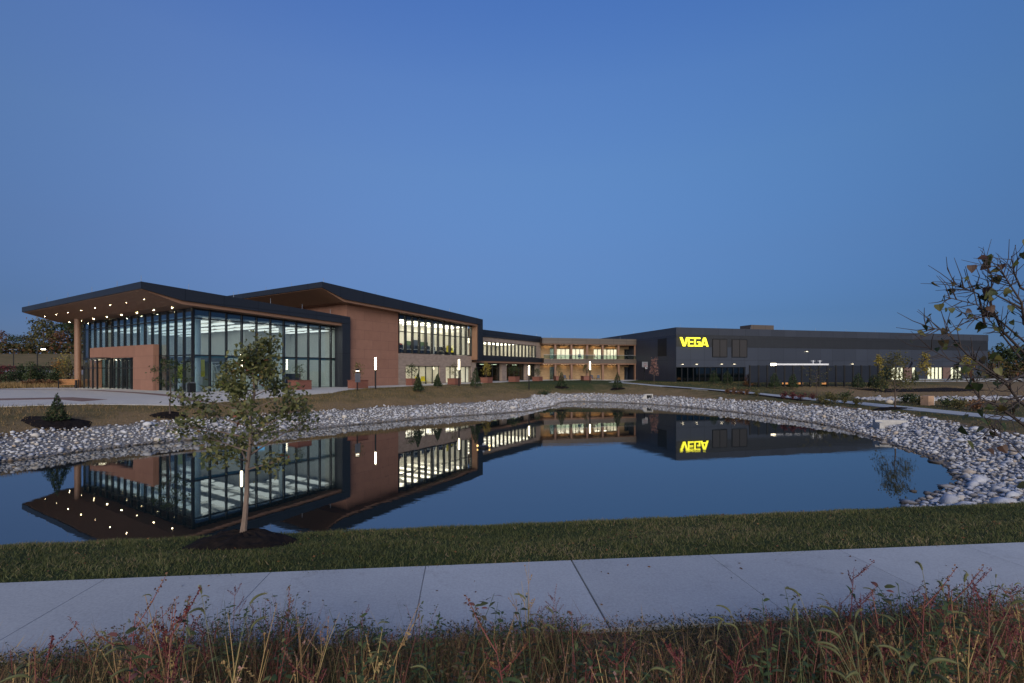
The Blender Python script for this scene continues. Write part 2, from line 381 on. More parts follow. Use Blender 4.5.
# ------------------------------------------------------------------ mesh helpers
ZB = {}
class MB:
    def __init__(self): self.v, self.f, self.t, self.mi = [], [], [], []
    def add(self, verts, faces, tone=.5, mi=0):
        o = len(self.v)
        self.v += [tuple(p) for p in verts]
        self.f += [tuple(i + o for i in f) for f in faces]
        self.t += [tone] * len(verts)
        self.mi += [mi] * len(faces)
        return self
    def box(self, x0, x1, y0, y1, z0, z1, tone=.5, mi=0):
        v = [(x0, y0, z0), (x1, y0, z0), (x1, y1, z0), (x0, y1, z0), (x0, y0, z1), (x1, y0, z1), (x1, y1, z1), (x0, y1, z1)]
        return self.add(v, [(3, 2, 1, 0), (4, 5, 6, 7), (0, 1, 5, 4), (1, 2, 6, 5), (2, 3, 7, 6), (3, 0, 4, 7)], tone, mi)
    def prism_y(self, prof, y0, y1, mi=0):
        """profile in (x,z) extruded along y"""
        n = len(prof)
        v = [(x, y0, z) for x, z in prof] + [(x, y1, z) for x, z in prof]
        f = [tuple(range(n)), tuple(range(2 * n - 1, n - 1, -1))] + [(i, i + n, (i + 1) % n + n, (i + 1) % n) for i in range(n)]
        return self.add(v, f, .5, mi)
    def prism_z(self, prof, z0, z1, mi=0):
        n = len(prof)
        v = [(x, y, z0) for x, y in prof] + [(x, y, z1) for x, y in prof]
        f = [tuple(range(n - 1, -1, -1)), tuple(range(n, 2 * n))] + [(i, (i + 1) % n, (i + 1) % n + n, i + n) for i in range(n)]
        return self.add(v, f, .5, mi)
    def tube(self, pts, radii, seg=6, tone=.5, cap=True, mi=0):
        pts = [Vector(p) for p in pts]
        n = len(pts)
        vv, ff = [], []
        up = Vector((0.13, .21, .97))
        for i, p in enumerate(pts):
            d = (pts[min(i + 1, n - 1)] - pts[max(i - 1, 0)])
            d = d.normalized() if d.length > 1e-9 else Vector((0, 0, 1))
            a = d.cross(up if abs(d.dot(up)) < .95 else Vector((1, 0, 0))).normalized()
            b = d.cross(a)
            r = radii[i] if isinstance(radii, (list, tuple)) else radii
            for k in range(seg):
                an = 2 * math.pi * k / seg
                vv.append(p + a * (r * math.cos(an)) + b * (r * math.sin(an)))
        for i in range(n - 1):
            for k in range(seg):
                k2 = (k + 1) % seg
                ff.append((i * seg + k, i * seg + k2, (i + 1) * seg + k2, (i + 1) * seg + k))
        if cap:
            ff.append(tuple(range(seg - 1, -1, -1))); ff.append(tuple(range((n - 1) * seg, n * seg)))
        return self.add(vv, ff, tone, mi)
    def cyl(self, x, y, z0, z1, r, seg=12, r2=None, mi=0):
        return self.tube([(x, y, z0), (x, y, z1)], [r, r if r2 is None else r2], seg, mi=mi)
    def build(self, name, mat, parent=None, smooth=False, bevel=0):
        zb = 0
        p = parent
        while p is not None:
            if p.name in ZB: zb = ZB[p.name]
            p = p.parent
        me = bpy.data.meshes.new(name)
        me.from_pydata([(x, y, z - zb) for x, y, z in self.v], [], self.f)
        at = me.attributes.new('tone', 'FLOAT', 'POINT')
        at.data.foreach_set('value', self.t)
        mats = mat if isinstance(mat, (list, tuple)) else [mat]
        for mm in mats: me.materials.append(mm)
        if len(mats) > 1: me.polygons.foreach_set('material_index', self.mi)
        if smooth: me.polygons.foreach_set('use_smooth', [True] * len(me.polygons))
        me.update()
        o = bpy.data.objects.new(name, me)
        COL.objects.link(o)
        if parent is not None: o.parent = parent
        return o

def np_mesh(name, V, F, tone, mat, parent=None, zb=0.0):
    """V (n,3), F (m,k)"""
    V = np.array(V, dtype=np.float64).copy(); V[:, 2] -= zb
    me = bpy.data.meshes.new(name)
    n, (m, k) = len(V), F.shape
    me.vertices.add(n); me.vertices.foreach_set('co', V.astype(np.float32).ravel())
    me.loops.add(m * k); me.loops.foreach_set('vertex_index', F.astype(np.int32).ravel())
    me.polygons.add(m); me.polygons.foreach_set('loop_start', np.arange(0, m * k, k, dtype=np.int32))
    me.polygons.foreach_set('loop_total', np.full(m, k, dtype=np.int32))
    if tone is not None:
        at = me.attributes.new('tone', 'FLOAT', 'POINT'); at.data.foreach_set('value', np.asarray(tone, dtype=np.float32))
    me.materials.append(mat)
    me.update(calc_edges=True); me.validate()
    o = bpy.data.objects.new(name, me)
    COL.objects.link(o)
    if parent is not None: o.parent = parent
    return o

def leaves(name, C, size, mat, parent=None, zb=0.0, aspect=.55, tone=None, rs=nr, flat=.0):
    """one small folded leaf at every centre in C"""
    C = np.asarray(C); n = len(C)
    a = rs.normal(size=(n, 3)); a[:, 2] *= (1 - flat); a /= np.linalg.norm(a, axis=1)[:, None]
    b = rs.normal(size=(n, 3)); b -= (a * b).sum(1)[:, None] * a; b /= np.linalg.norm(b, axis=1)[:, None]
    c = np.cross(a, b)
    s = size * rs.uniform(.6, 1.3, n)[:, None]
    V = np.stack([C - a * s * .5, C + b * s * aspect * .5 + c * s * .08, C + a * s * .5, C - b * s * aspect * .5 + c * s * .08], 1).reshape(-1, 3)
    F = np.arange(4 * n).reshape(n, 4)
    tone = rs.uniform(0, 1, n) if tone is None else tone
    return np_mesh(name, V, F, np.repeat(tone, 4), mat, parent, zb)

def blades(name, P, h, wd, mat, lean=.5, rs=nr, tone=None):
    P = np.asarray(P); n = len(P)
    an = rs.uniform(0, 2 * np.pi, n); la = rs.uniform(0, 2 * np.pi, n)
    hh = h * rs.uniform(.5, 1.35, n); ww = wd * rs.uniform(.6, 1.4, n)
    d = np.stack([np.cos(an), np.sin(an), np.zeros(n)], 1) * ww[:, None] * .5
    l = np.stack([np.cos(la), np.sin(la), np.zeros(n)], 1) * (hh * lean * rs.uniform(0, 1, n))[:, None]
    tip = P + l; tip[:, 2] += hh
    V = np.stack([P - d, P + d, tip], 1).reshape(-1, 3)
    tone = rs.uniform(0, 1, n) if tone is None else tone
    return np_mesh(name, V, np.arange(3 * n).reshape(n, 3), np.repeat(tone, 3), mat)

def tag(o, label=None, cat=None, group=None, kind=None):
    if label: o['label'] = label
    if cat: o['category'] = cat
    if group: o['group'] = group
    if kind: o['kind'] = kind
    return o

def thing(name, label, cat, loc=(0, 0, 0), rz=0.0, group=None):
    o = bpy.data.objects.new(name, None)
    COL.objects.link(o)
    o.empty_display_size = .3
    o.location = loc; o.rotation_euler = (0, 0, rz)
    ZB[o.name] = 0.0
    return tag(o, label, cat, group)

def copy_tree(o, parent=None):
    c = o.copy(); COL.objects.link(c); c.parent = parent
    for ch in list(o.children): copy_tree(ch, c)
    return c

ORD = ['first', 'second', 'third', 'fourth', 'fifth', 'sixth', 'seventh', 'eighth', 'ninth', 'tenth', 'eleventh', 'twelfth']

# ------------------------------------------------------------------ terrain
def ss(a, b, x):
    t = np.clip((np.asarray(x, dtype=float) - a) / (b - a), 0, 1)
    return t * t * (3 - 2 * t)

POND_C = [(-23.9, 22.6), (-22.4, 26.3), (-19.5, 30.3), (-15.2, 34.7), (-7.7, 43.0), (0.5, 49.5), (4.6, 56.5), (6.6, 64.0), (10.5, 65.5), (16.8, 61.2),
          (22.3, 50.8), (24.4, 39.3), (23.5, 33), (21.4, 26.6), (20.2, 23.0), (17.5, 19), (15.05, 17.06), (11.9, 14.9), (8, 12.9),
          (3, 11.8), (-3, 11.3), (-9, 10.8), (-15, 10.5), (-22, 11), (-27, 14), (-27, 19)]
def catmull(P, k=5):
    out, n = [], len(P)
    for i in range(n):
        p0, p1, p2, p3 = [np.array(P[(i + j - 1) % n]) for j in range(4)]
        for s in range(k):
            t = s / k
            out.append(.5 * (2 * p1 + (p2 - p0) * t + (2 * p0 - 5 * p1 + 4 * p2 - p3) * t * t + (3 * p1 - p0 - 3 * p2 + p3) * t ** 3))
    return np.array(out)
POND = catmull(POND_C, 5)

def sdf(x, y, P=POND):
    x = np.asarray(x, dtype=float); y = np.asarray(y, dtype=float)
    best = np.full(x.shape, 1e18); ins = np.zeros(x.shape, bool)
    for i in range(len(P)):
        ax, ay = P[i]; bx, by = P[(i + 1) % len(P)]
        ex, ey = bx - ax, by - ay
        t = np.clip(((x - ax) * ex + (y - ay) * ey) / (ex * ex + ey * ey), 0, 1)
        best = np.minimum(best, (x - ax - t * ex) ** 2 + (y - ay - t * ey) ** 2)
        c = ((ay > y) != (by > y)) & (x < ex * (y - ay) / (ey if abs(ey) > 1e-12 else 1e-12) + ax)
        ins ^= c
    d = np.sqrt(best)
    return np.where(ins, -d, d)

def ys(x): return 5.55 + .1 * np.clip(x, -40, 40)          # far edge of the near pavement
def yc(x): return 7.8 + .13 * np.clip(x, -25, 25)           # crest of the near lawn
SW = 1.5
def rockw(x, y): return 3.0 + 1.2 * ss(12, 20, x) * (1 - ss(38, 58, y))
def zflat(x, y):
    k = ss(13, 23, x)
    return (1.75 + .55 * ss(24, 43, y)) * (1 - k) + (1.25 + .95 * ss(48, 85, y)) * k

def terrain(x, y, d=None):
    x = np.asarray(x, dtype=float); y = np.asarray(y, dtype=float)
    if d is None: d = sdf(x, y)
    rw = rockw(x, y)
    zt = .95 + .08 * (rw - 3)
    zr = np.where(d < 0, np.maximum(d * .35, -1.3), d * zt / rw)
    zg = zt + .2 * (d - rw)
    zp = np.where(d < rw, zr, zg)
    zf = zflat(x, y)
    k = .25
    h = np.clip(.5 + .5 * (zf - zp) / k, 0, 1)
    zp = zf * (1 - h) + zp * h - k * h * (1 - h)
    t = ss(0, 1, (y - ys(x)) / (yc(x) - ys(x)))
    zn = np.where(y < ys(x), 2.06, 2.06 - .30 * t)
    zn = np.where(y > yc(x), 1.76 - .12 * (y - yc(x)) - .22 * np.clip(y - yc(x), 0, 1.2) ** 2 - .36 * np.clip(y - yc(x) - 1.2, 0, None), zn)
    z = np.maximum(zp, np.maximum(zn, -1.3))
    z = z + 7.0 * ss(78, 150, y) * ss(-35, -75, x) - 0.0
    z = z + 2.5 * ss(130, 260, y) * ss(-35, 0, x)
    return z
def tz(x, y): return float(terrain(np.array([x]), np.array([y]))[0])
def at(px, Y, z=None):
    """ground point in the direction of photo column px at depth Y"""
    X = (px - 512) / FPX * Y
    return (X, Y, tz(X, Y) if z is None else z)
def ground(px, py):
    """where the sight line of a photo pixel meets the ground"""
    Y = np.arange(3, 260, .05)
    X = (px - 512) / FPX * Y
    z = CAMZ - (py - HOR) / FPX * Y
    k = np.argmax(z < terrain(X, Y))
    return (float(X[k]), float(Y[k]), float(terrain(X[k:k + 1], Y[k:k + 1])[0]))

def axis(parts):
    out = []
    for a, b, s in parts: out += list(np.arange(a, b, s))
    return np.array(sorted(set(np.round(out, 3))))
gx = axis([(-700, -120, 20), (-120, -60, 3), (-60, -10, .6), (-10, 14, .3), (14, 60, .6), (60, 140, 3), (140, 701, 20)])
gy = axis([(-60, -2, 6), (-2, 16, .3), (16, 72, .6), (72, 112, 1.5), (112, 200, 4), (200, 1201, 40)])
GX, GY = np.meshgrid(gx, gy)
GD = sdf(GX, GY)
GZ = terrain(GX, GY, GD)
GZ = GZ + nr.normal(0, .012, GZ.shape) * (GY > 11)
nx, ny = len(gx), len(gy)
V = np.stack([GX.ravel(), GY.ravel(), GZ.ravel()], 1)
I = np.arange(nx * ny).reshape(ny, nx)
F = np.stack([I[:-1, :-1].ravel(), I[:-1, 1:].ravel(), I[1:, 1:].ravel(), I[1:, :-1].ravel()], 1)
gnd = np_mesh('ground', V, F, None, M['ground'])
gnd['kind'] = 'structure'
RW = rockw(GX, GY)
zone = .5 - .35 * ss(62, 80, GY) * ss(-5, 5, GX) * (1 - ss(95, 110, GX)) - .25 * ss(18, 30, GX) * ss(16, 30, GY) * (1 - ss(60, 80, GX))
zone = zone - .12 * ss(4.2, 6.5, GD) * (GX < 12)
zone = zone + .30 * ss(34, 42, GX) * ss(40, 50, GY) * (1 - ss(95, 110, GY))
zone = np.where(GD < RW + .2, 1.0, zone)
zone = np.where(GY < yc(GX) + 2.2, 0.05, zone)
zone = np.where(GY < ys(GX) - 1.2, .85, zone)
at_ = gnd.data.attributes.new('zone', 'FLOAT', 'POINT')
at_.data.foreach_set('value', zone.ravel().astype(np.float32))
gnd.data.polygons.foreach_set('use_smooth', [True] * len(gnd.data.polygons))

wm = MB()
wm.add([(-45, 6, 0), (45, 6, 0), (45, 75, 0), (-45, 75, 0)], [(0, 1, 2, 3)])
tag(wm.build('pond_water', M['water']), kind='structure')

def ribbon_poly(name, poly, mat, off=.05, step=1.2, skirt=.2):
    """paving laid over the terrain: polygon cut into a grid and draped"""
    bm = bmesh.new()
    vs_ = [bm.verts.new((x, y, 0)) for x, y in poly]
    bm.faces.new(vs_)
    xs = [p[0] for p in poly]; yy = [p[1] for p in poly]
    for ax, lo, hi in ((0, min(xs), max(xs)), (1, min(yy), max(yy))):
        k = lo + step
        while k < hi:
            no = (1, 0, 0) if ax == 0 else (0, 1, 0)
            bmesh.ops.bisect_plane(bm, geom=bm.verts[:] + bm.edges[:] + bm.faces[:], plane_co=(k, k, 0), plane_no=no)
            k += step
    bmesh.ops.recalc_face_normals(bm, faces=bm.faces[:])
    if bm.faces[:] and bm.faces[:][0].normal.z < 0: bmesh.ops.reverse_faces(bm, faces=bm.faces[:])
    co = np.array([v.co[:2] for v in bm.verts])
    zz = terrain(co[:, 0], co[:, 1]) + off
    for v, z in zip(bm.verts, zz): v.co.z = z
    be = [e for e in bm.edges if len(e.link_faces) == 1]
    r = bmesh.ops.extrude_edge_only(bm, edges=be)
    for g in r['geom']:
        if isinstance(g, bmesh.types.BMVert): g.co.z -= skirt
    me = bpy.data.meshes.new(name); bm.to_mesh(me); bm.free()
    me.materials.append(mat)
    o = bpy.data.objects.new(name, me); COL.objects.link(o)
    o['kind'] = 'structure'
    return o

def strip(cl, wd):
    """polygon either side of a centre line"""
    n = len(cl); L, Rr = [], []
    for i in range(n):
        a = Vector(cl[max(i - 1, 0)]); b = Vector(cl[min(i + 1, n - 1)])
        d = (b - a).normalized(); nn = Vector((-d.y, d.x))
        p = Vector(cl[i])
        L.append(tuple(p + nn * wd / 2)); Rr.append(tuple(p - nn * wd / 2))
    return L + Rr[::-1]

# ------------------------------------------------------------------ pavements and paths
def lawn_side(): pass
ex, ey = .995, .0995
sw = MB()
s0 = Vector((.69, 5.62)); e2 = Vector((ex, ey)); n2 = Vector((-ey, ex))
for k in range(-14, 16):
    g0 = .007 if k == 0 else .002
    g1 = .007 if k + 1 == 0 else .002
    a = s0 + e2 * (k * 1.67 + g0); b = s0 + e2 * ((k + 1) * 1.67 - g1)
    q = [a - n2 * SW, b - n2 * SW, b, a]
    # chamfered top edges
    ins = .008
    qi = [a - n2 * (SW - ins) + e2 * ins * .5, b - n2 * (SW - ins) - e2 * ins * .5, b - n2 * ins - e2 * ins * .5, a - n2 * ins + e2 * ins * .5]
    z0, z1, z2 = 1.9, 2.088, 2.095
    v = [(p.x, p.y, z0) for p in q] + [(p.x, p.y, z1) for p in q] + [(p.x, p.y, z2) for p in qi]
    sw.add(v, [(0, 1, 5, 4), (1, 2, 6, 5), (2, 3, 7, 6), (3, 0, 4, 7), (4, 5, 9, 8), (5, 6, 10, 9), (6, 7, 11, 10), (7, 4, 8, 11), (8, 9, 10, 11)], tone=rnd.random())
tag(sw.build('sidewalk', M['sidewalk']), kind='structure')

R0 = Vector((-29.5, 38.5)); UA = math.atan2(.849, .528)
ua = Vector((math.cos(UA), math.sin(UA))); va = Vector((-ua.y, ua.x))
def L(a, b):
    p = R0 + ua * a + va * b
    return (p.x, p.y)
pz = [L(-8, -1.4), L(-3.5, -4.6), L(0, -6.3), L(13, -6.6), L(20, -4.1), L(29, -3.0), L(48, -2.6), L(67, -2.4), (24.5, 97.6), (27.0, 101.5), L(69, 6), L(44, 4), L(21, 4), L(21, 26), L(6.5, 27.6), L(-2.6, 26.4), (-62, 50), (-75, 44), (-75, 26), (-44, 29)]
ribbon_poly('plaza', pz, M['plaza'], .05)
ribbon_poly('brick_paving_band', strip([(-75, 30.5), (-46, 33.5), (-33.5, 36.2), (-29.8, 34.6)], 1.5), M['brickpave'], .058, .8, .05)
ribbon_poly('brick_paving_line', strip([L(-4.8, 27), L(1.2, 14.5), L(1.2, 1.0), L(1.2, -5.5)], .8), M['brickpave'], .058, .8, .05)
pth = [(17.0, 80.5), (20.5, 73.5), (24.8, 66.7), (28.6, 60.8), (30.6, 54), (31.6, 45.4), (31.3, 36), (31.0, 29.5), (30.6, 22), (29.5, 14)]
ribbon_poly('garden_path', strip(pth, 2.3), M['sidewalk'], .05, .8)
ribbon_poly('terrace_path', strip([(24.0, 97.0), (19.5, 88), (17.4, 81.2)], 1.6), M['sidewalk'], .052, 1.0)
ribbon_poly('gravel_road', strip([(-190, 98), (-120, 99), (-85, 99), (-60, 95), (-42, 92)], 7), M['gravelroad'], .12, 2.5, .4)

# ------------------------------------------------------------------ riprap: 300 nearest stones are things, the rest one mass
def ico():
    bm = bmesh.new(); bmesh.ops.create_icosphere(bm, subdivisions=1, radius=1)
    V = np.array([v.co[:] for v in bm.verts]); F = np.array([[v.index for v in f.verts] for f in bm.faces]); bm.free()
    return V, F
IV, IF = ico()
def stone_verts(rs):
    V = IV.copy()
    for _ in range(9):                                  # chop flat facets
        n = rs.normal(size=3); n /= np.linalg.norm(n)
        lim = rs.uniform(.38, .72); d = V @ n
        V = V - np.outer(np.maximum(d - lim, 0), n)
    V *= 1 + rs.uniform(-.08, .08, (len(V), 1))
    V *= np.array([rs.uniform(.9, 1.35), rs.uniform(.75, 1.0), rs.uniform(.42, .7)])
    return V
SV = [stone_verts(nr) for _ in range(16)]
sp = .205
jx, jy = np.meshgrid(np.arange(-34, 36, sp), np.arange(10, 72, sp))
jx = jx.ravel() + nr.uniform(-.1, .1, jx.size); jy = jy.ravel() + nr.uniform(-.1, .1, jy.size)
jd = sdf(jx, jy); jw = rockw(jx, jy)
edge = nr.uniform(-.35, .3, jx.size) + .35 * np.sin(jx * .9) * np.cos(jy * .7)
ok = (jd > -.25) & (jd < jw + edge) & (jy > yc(jx) + 1.6) & ((jx > 9.5) | (jy > 17))
ok &= (jx > -jy * 1.06 - 4)
jx, jy, jd = jx[ok], jy[ok], jd[ok]
jz = terrain(jx, jy, jd)
js = (.065 + .10 * nr.rand(jx.size) ** 1.6) * np.where(nr.rand(jx.size) < .05, nr.uniform(1.6, 2.5, jx.size), 1.0)
extra = []                                               # a second, looser layer of stones lying on the first
order = np.argsort(-(js / jy) * np.where(np.abs(jx / jy) < 1.03, 1, .01))
variants = []
for i, V0 in enumerate(SV):
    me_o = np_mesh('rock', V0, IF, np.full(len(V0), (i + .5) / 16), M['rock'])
    variants.append(me_o.data); bpy.data.objects.remove(me_o)
for i in order[:285]:
    o = bpy.data.objects.new('rock', variants[nr.randint(16)]); COL.objects.link(o)
    o.location = (jx[i], jy[i], jz[i] + js[i] * .25); o.scale = (js[i],) * 3
    o.rotation_euler = (nr.uniform(-.4, .4), nr.uniform(-.4, .4), nr.uniform(0, 6.28))
    tag(o, 'pale grey angular rock lying among the loose stones of the pond bank', 'rock', 'loose rocks lining the pond bank')
rest = order[285:]
m = len(rest)
rv = nr.randint(0, 16, m); an = nr.uniform(0, 6.28, m)
VV = np.array(SV)[rv] * js[rest][:, None, None]
ca, sa = np.cos(an)[:, None], np.sin(an)[:, None]
tl = nr.uniform(-.4, .4, (m, 1))
X_ = VV[:, :, 0]; Y_ = VV[:, :, 1]; Z_ = VV[:, :, 2]
Y2 = Y_ * np.cos(tl) - Z_ * np.sin(tl); Z2 = Y_ * np.sin(tl) + Z_ * np.cos(tl)
P = np.stack([X_ * ca - Y2 * sa + jx[rest][:, None], X_ * sa + Y2 * ca + jy[rest][:, None], Z2 + (jz[rest] + js[rest] * .25)[:, None]], 2)
FF = (IF[None] + (np.arange(m) * len(IV))[:, None, None]).reshape(-1, 3)
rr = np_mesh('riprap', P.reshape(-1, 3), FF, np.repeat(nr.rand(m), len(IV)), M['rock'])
tag(rr, 'grey riprap stones covering the far and side banks of the pond', 'riprap', kind='stuff')
# a dry stone swale beyond the garden path
qx = nr.uniform(36, 56, 1500); qy = 49 + (qx - 36) * .12 + nr.normal(0, 1.1, 1500)
qs = nr.uniform(.12, .3, 1500); qz = terrain(qx, qy)
rv = nr.randint(0, 16, 1500)
P = np.array(SV)[rv] * qs[:, None, None] + np.stack([qx, qy, qz + qs * .3], 1)[:, None, :]
FF = (IF[None] + (np.arange(1500) * len(IV))[:, None, None]).reshape(-1, 3)
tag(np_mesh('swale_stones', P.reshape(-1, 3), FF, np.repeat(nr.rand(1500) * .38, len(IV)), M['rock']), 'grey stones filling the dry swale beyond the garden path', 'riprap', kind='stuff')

BIG = [(979, 483, .42, .75, 'large pale boulder at the waterline of the right bank cove'), (936, 464, .30, .1, 'dark wet boulder at the farther water edge of the right cove'),
       (955, 473, .38, .15, 'broad dark boulder in the inner corner of the right cove'), (950, 489, .30, .12, 'dark rounded boulder in front of the large pale boulder'),
       (930, 495, .26, .2, 'low dark rock half in the water beside the near bank'), (908, 505, .30, .3, 'grey-brown rock at the grass edge of the right cove'),
       (912, 497, .14, .1, 'small dark rock alone in the shallow water of the right cove'), (922, 459, .13, .1, 'small dark rock alone in the water off the right bank'),
       (1013, 497, .27, .85, 'white upright boulder among the stones by the near grass')]
for px, py, s, tn, lb in BIG:
    g = ground(px, py)
    V0 = stone_verts(nr) * np.array([1.35, 1, .8]) * s
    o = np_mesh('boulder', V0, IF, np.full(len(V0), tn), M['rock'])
    o.location = (g[0], g[1], max(g[2], -.05) + .06)
    o.rotation_euler = (0, 0, nr.uniform(0, 3))
    tag(o, lb, 'boulder')

# ------------------------------------------------------------------ grass
n = 150000
px_ = nr.uniform(-9.6, 12.5, n); py_ = ys(px_) + nr.uniform(-.025, 1, n) * (yc(px_) + 1.3 - ys(px_))
ok = ((px_ + 3.97) / .84) ** 2 + ((py_ - 7.12) / .56) ** 2 > nr.uniform(.75, 1.05, n)
px_, py_ = px_[ok], py_[ok]
tn = np.clip(nr.normal(.45, .24, len(px_)) + .16 * np.sin(px_ * 1.3 + 1) * np.cos(py_ * 2.1) + .1 * np.sin(px_ * .5), 0, 1)
tag(blades('lawn_grass', np.stack([px_, py_, terrain(px_, py_) - .005], 1), .042 + .016 * np.sin(px_ * 5.1 + np.sin(py_ * 7)) * np.sin(py_ * 6.3), (.0075 + .003 * nr.rand(len(px_))), M['lawn'], 1.5, tone=tn), 'short green lawn grass between the pavement and the pond', 'grass', kind='stuff')
n = 150000
px_ = nr.uniform(-46, 26, n); py_ = nr.uniform(21, 74, n)
d = sdf(px_, py_); rw = rockw(px_, py_)
ok = (d > rw - .3) & (d < rw + 8.5) & (np.abs(px_) < py_ * 1.1) & (px_ < 19)
loc = np.array([(p - R0.x) for p in px_]), np.array([(p - R0.y) for p in py_])
la = loc[0] * ua.x + loc[1] * ua.y; lb_ = loc[0] * va.x + loc[1] * va.y
edgeb = np.interp(la, [-30, -8, -3.5, 0, 13, 20, 29, 48, 70], [12, -1.6, -4.8, -6.5, -6.8, -4.3, -3.2, -2.8, -2.6])
ok &= lb_ < edgeb
px_, py_, d, rw = px_[ok], py_[ok], d[ok], rw[ok]
tn = np.clip(nr.normal(.5, .22, len(px_)) - .28 * ss(3.5, 7, d - rw) - .3 * ss(55, 70, py_) + .15 * np.sin(px_ * .6) * np.sin(py_ * .5), 0, 1)
hh = .10 + .14 * ss(0, 6, d - rw) * (1 - ss(48, 60, py_))
b_ = blades('bank_grass', np.stack([px_, py_, terrain(px_, py_) - .01], 1), hh, .028, M['drygrass'], .8, tone=tn)
tag(b_, 'dry tan grass on the bank above the pond stones', 'grass', kind='stuff')
n = 60000
px_ = nr.uniform(18, 66, n); py_ = nr.uniform(14, 84, n)
d = sdf(px_, py_); rw = rockw(px_, py_)
cx = np.interp(py_, [14, 22, 29.5, 36, 45.4, 54, 60.8, 66.7, 73.5, 80.5], [29.5, 30.6, 31, 31.3, 31.6, 30.6, 28.6, 24.8, 20.5, 17])
ok = (d > rw - .2) & (np.abs(px_ - cx) > 1.35) & (px_ < py_ * 1.1)
px_, py_ = px_[ok], py_[ok]
tn = np.clip(nr.normal(.38, .2, len(px_)) + .2 * ss(cx[ok] + 2, cx[ok] + 8, px_), 0, 1)
tag(blades('verge_grass', np.stack([px_, py_, terrain(px_, py_) - .01], 1), .09, .03, M['drygrass'], .8, tone=tn), 'mown olive grass either side of the garden path', 'grass', kind='stuff')
n = 16000
px_ = nr.uniform(-66, -48, n); py_ = nr.uniform(53, 76, n)
ok = (px_ > -py_ * 1.15)
px_, py_ = px_[ok], py_[ok]
tag(blades('meadow_grass', np.stack([px_, py_, terrain(px_, py_) - .01], 1), .5, .05, M['drygrass'], .7, tone=np.clip(nr.normal(.6, .2, len(px_)), 0, 1)), 'tall tan meadow grass beyond the entrance plaza', 'grass', kind='stuff')

# ------------------------------------------------------------------ building helpers
def obox(mb, p, e, l0, l1, d0, d1, z0, z1, zs=None, mi=0):
    """box along direction e from p; d measured outward (to the right of e); zs: top heights at both ends"""
    e = Vector(e).normalized(); n = Vector((e.y, -e.x)); p = Vector(p)
    c = [p + e * l0 + n * d0, p + e * l1 + n * d0, p + e * l1 + n * d1, p + e * l0 + n * d1]
    zt = [z1] * 4 if zs is None else [zs[0], zs[1], zs[1], zs[0]]
    v = [(q.x, q.y, z0) for q in c] + [(q.x, q.y, t) for q, t in zip(c, zt)]
    mb.add(v, [(0, 1, 2, 3), (7, 6, 5, 4), (4, 5, 1, 0), (5, 6, 2, 1), (6, 7, 3, 2), (7, 4, 0, 3)], .5, mi)

def curtain(parent, p0, p1, z0, zt0, zt1, nb, transoms, glass, mw=.09, md=.2, name='curtain_wall', band=None, fin=0):
    p0, p1 = Vector(p0), Vector(p1)
    Ln = (p1 - p0).length; e = (p1 - p0) / Ln
    top = lambda l: zt0 + (zt1 - zt0) * l / Ln
    fb = MB()
    for i in range(nb + 1):
        l = Ln * i / nb
        obox(fb, p0, e, l - mw / 2, l + mw / 2, -md * .6, md * .4 + fin, z0, top(l))
    for tzv in transoms + [z0 + .05]:
        for i in range(nb):
            obox(fb, p0, e, Ln * i / nb + mw / 2 + .001, Ln * (i + 1) / nb - mw / 2 - .001, -md * .5, md * .3, tzv - .045, tzv + .045)
    for i in range(nb):
        l0, l1 = Ln * i / nb + mw / 2 + .001, Ln * (i + 1) / nb - mw / 2 - .001
        obox(fb, p0, e, l0, l1, -md * .5, md * .3, min(top(l0), top(l1)) - .1, 0, (top(l0), top(l1)))
    fr = fb.build(name, M['mullion'], parent)
    for i in range(nb):
        g = MB()
        l0, l1 = Ln * i / nb + mw / 2 + .002, Ln * (i + 1) / nb - mw / 2 - .002
        obox(g, p0, e, l0, l1, -.02, 0, z0 + .1, 0, (top(l0) - .1, top(l1) - .1))
        g.build('glass_panel', glass, fr)
    if band:
        bb = MB()
        obox(bb, p0, e, mw, Ln - mw, -md * .9, -md * .6 - .01, band[0], band[1])
        bb.build('glazing_band', M['teal'], fr)
    return fr

def interior(parent, x0, x1, y0, y1, z0, z1, open_sides='y0', wall='white', fl='floor', ce='ceil', th=.08):
    mb = MB()
    mb.box(x0, x1, y0, y1, z0, z0 + th, mi=0)
    mb.box(x0, x1, y0, y1, z1 - th, z1, mi=1)
    za, zb = z0 + th, z1 - th
    if 'x0' not in open_sides: mb.box(x0, x0 + th, y0, y1, za, zb, mi=2)
    if 'x1' not in open_sides: mb.box(x1 - th, x1, y0, y1, za, zb, mi=2)
    if 'y1' not in open_sides: mb.box(x0 + th, x1 - th, y1 - th, y1, za, zb, mi=2)
    return mb.build('interior', [M[fl], M[ce], M[wall]], parent)

def ceiling_lights(parent, x0, x1, y0, y1, z, nx_, ny_, lx, ly, mat):
    for i in range(nx_):
        for j in range(ny_):
            cx_ = x0 + (x1 - x0) * (i + .5) / nx_; cy_ = y0 + (y1 - y0) * (j + .5) / ny_
            MB().box(cx_ - lx / 2, cx_ + lx / 2, cy_ - ly / 2, cy_ + ly / 2, z - .06, z - .01).build('ceiling_light', M[mat], parent)

def rods(parent, pts):
    for x, y, z in pts:
        MB().tube([(x, y, z), (x, y, z + .55)], [.022, .012], 5).build('lightning_rod', M['steel'], parent)

def building(name, label, origin, ang, zb=2.2):
    o = thing(name, label, 'building', (origin[0], origin[1], zb), ang)
    ZB[o.name] = zb
    return o

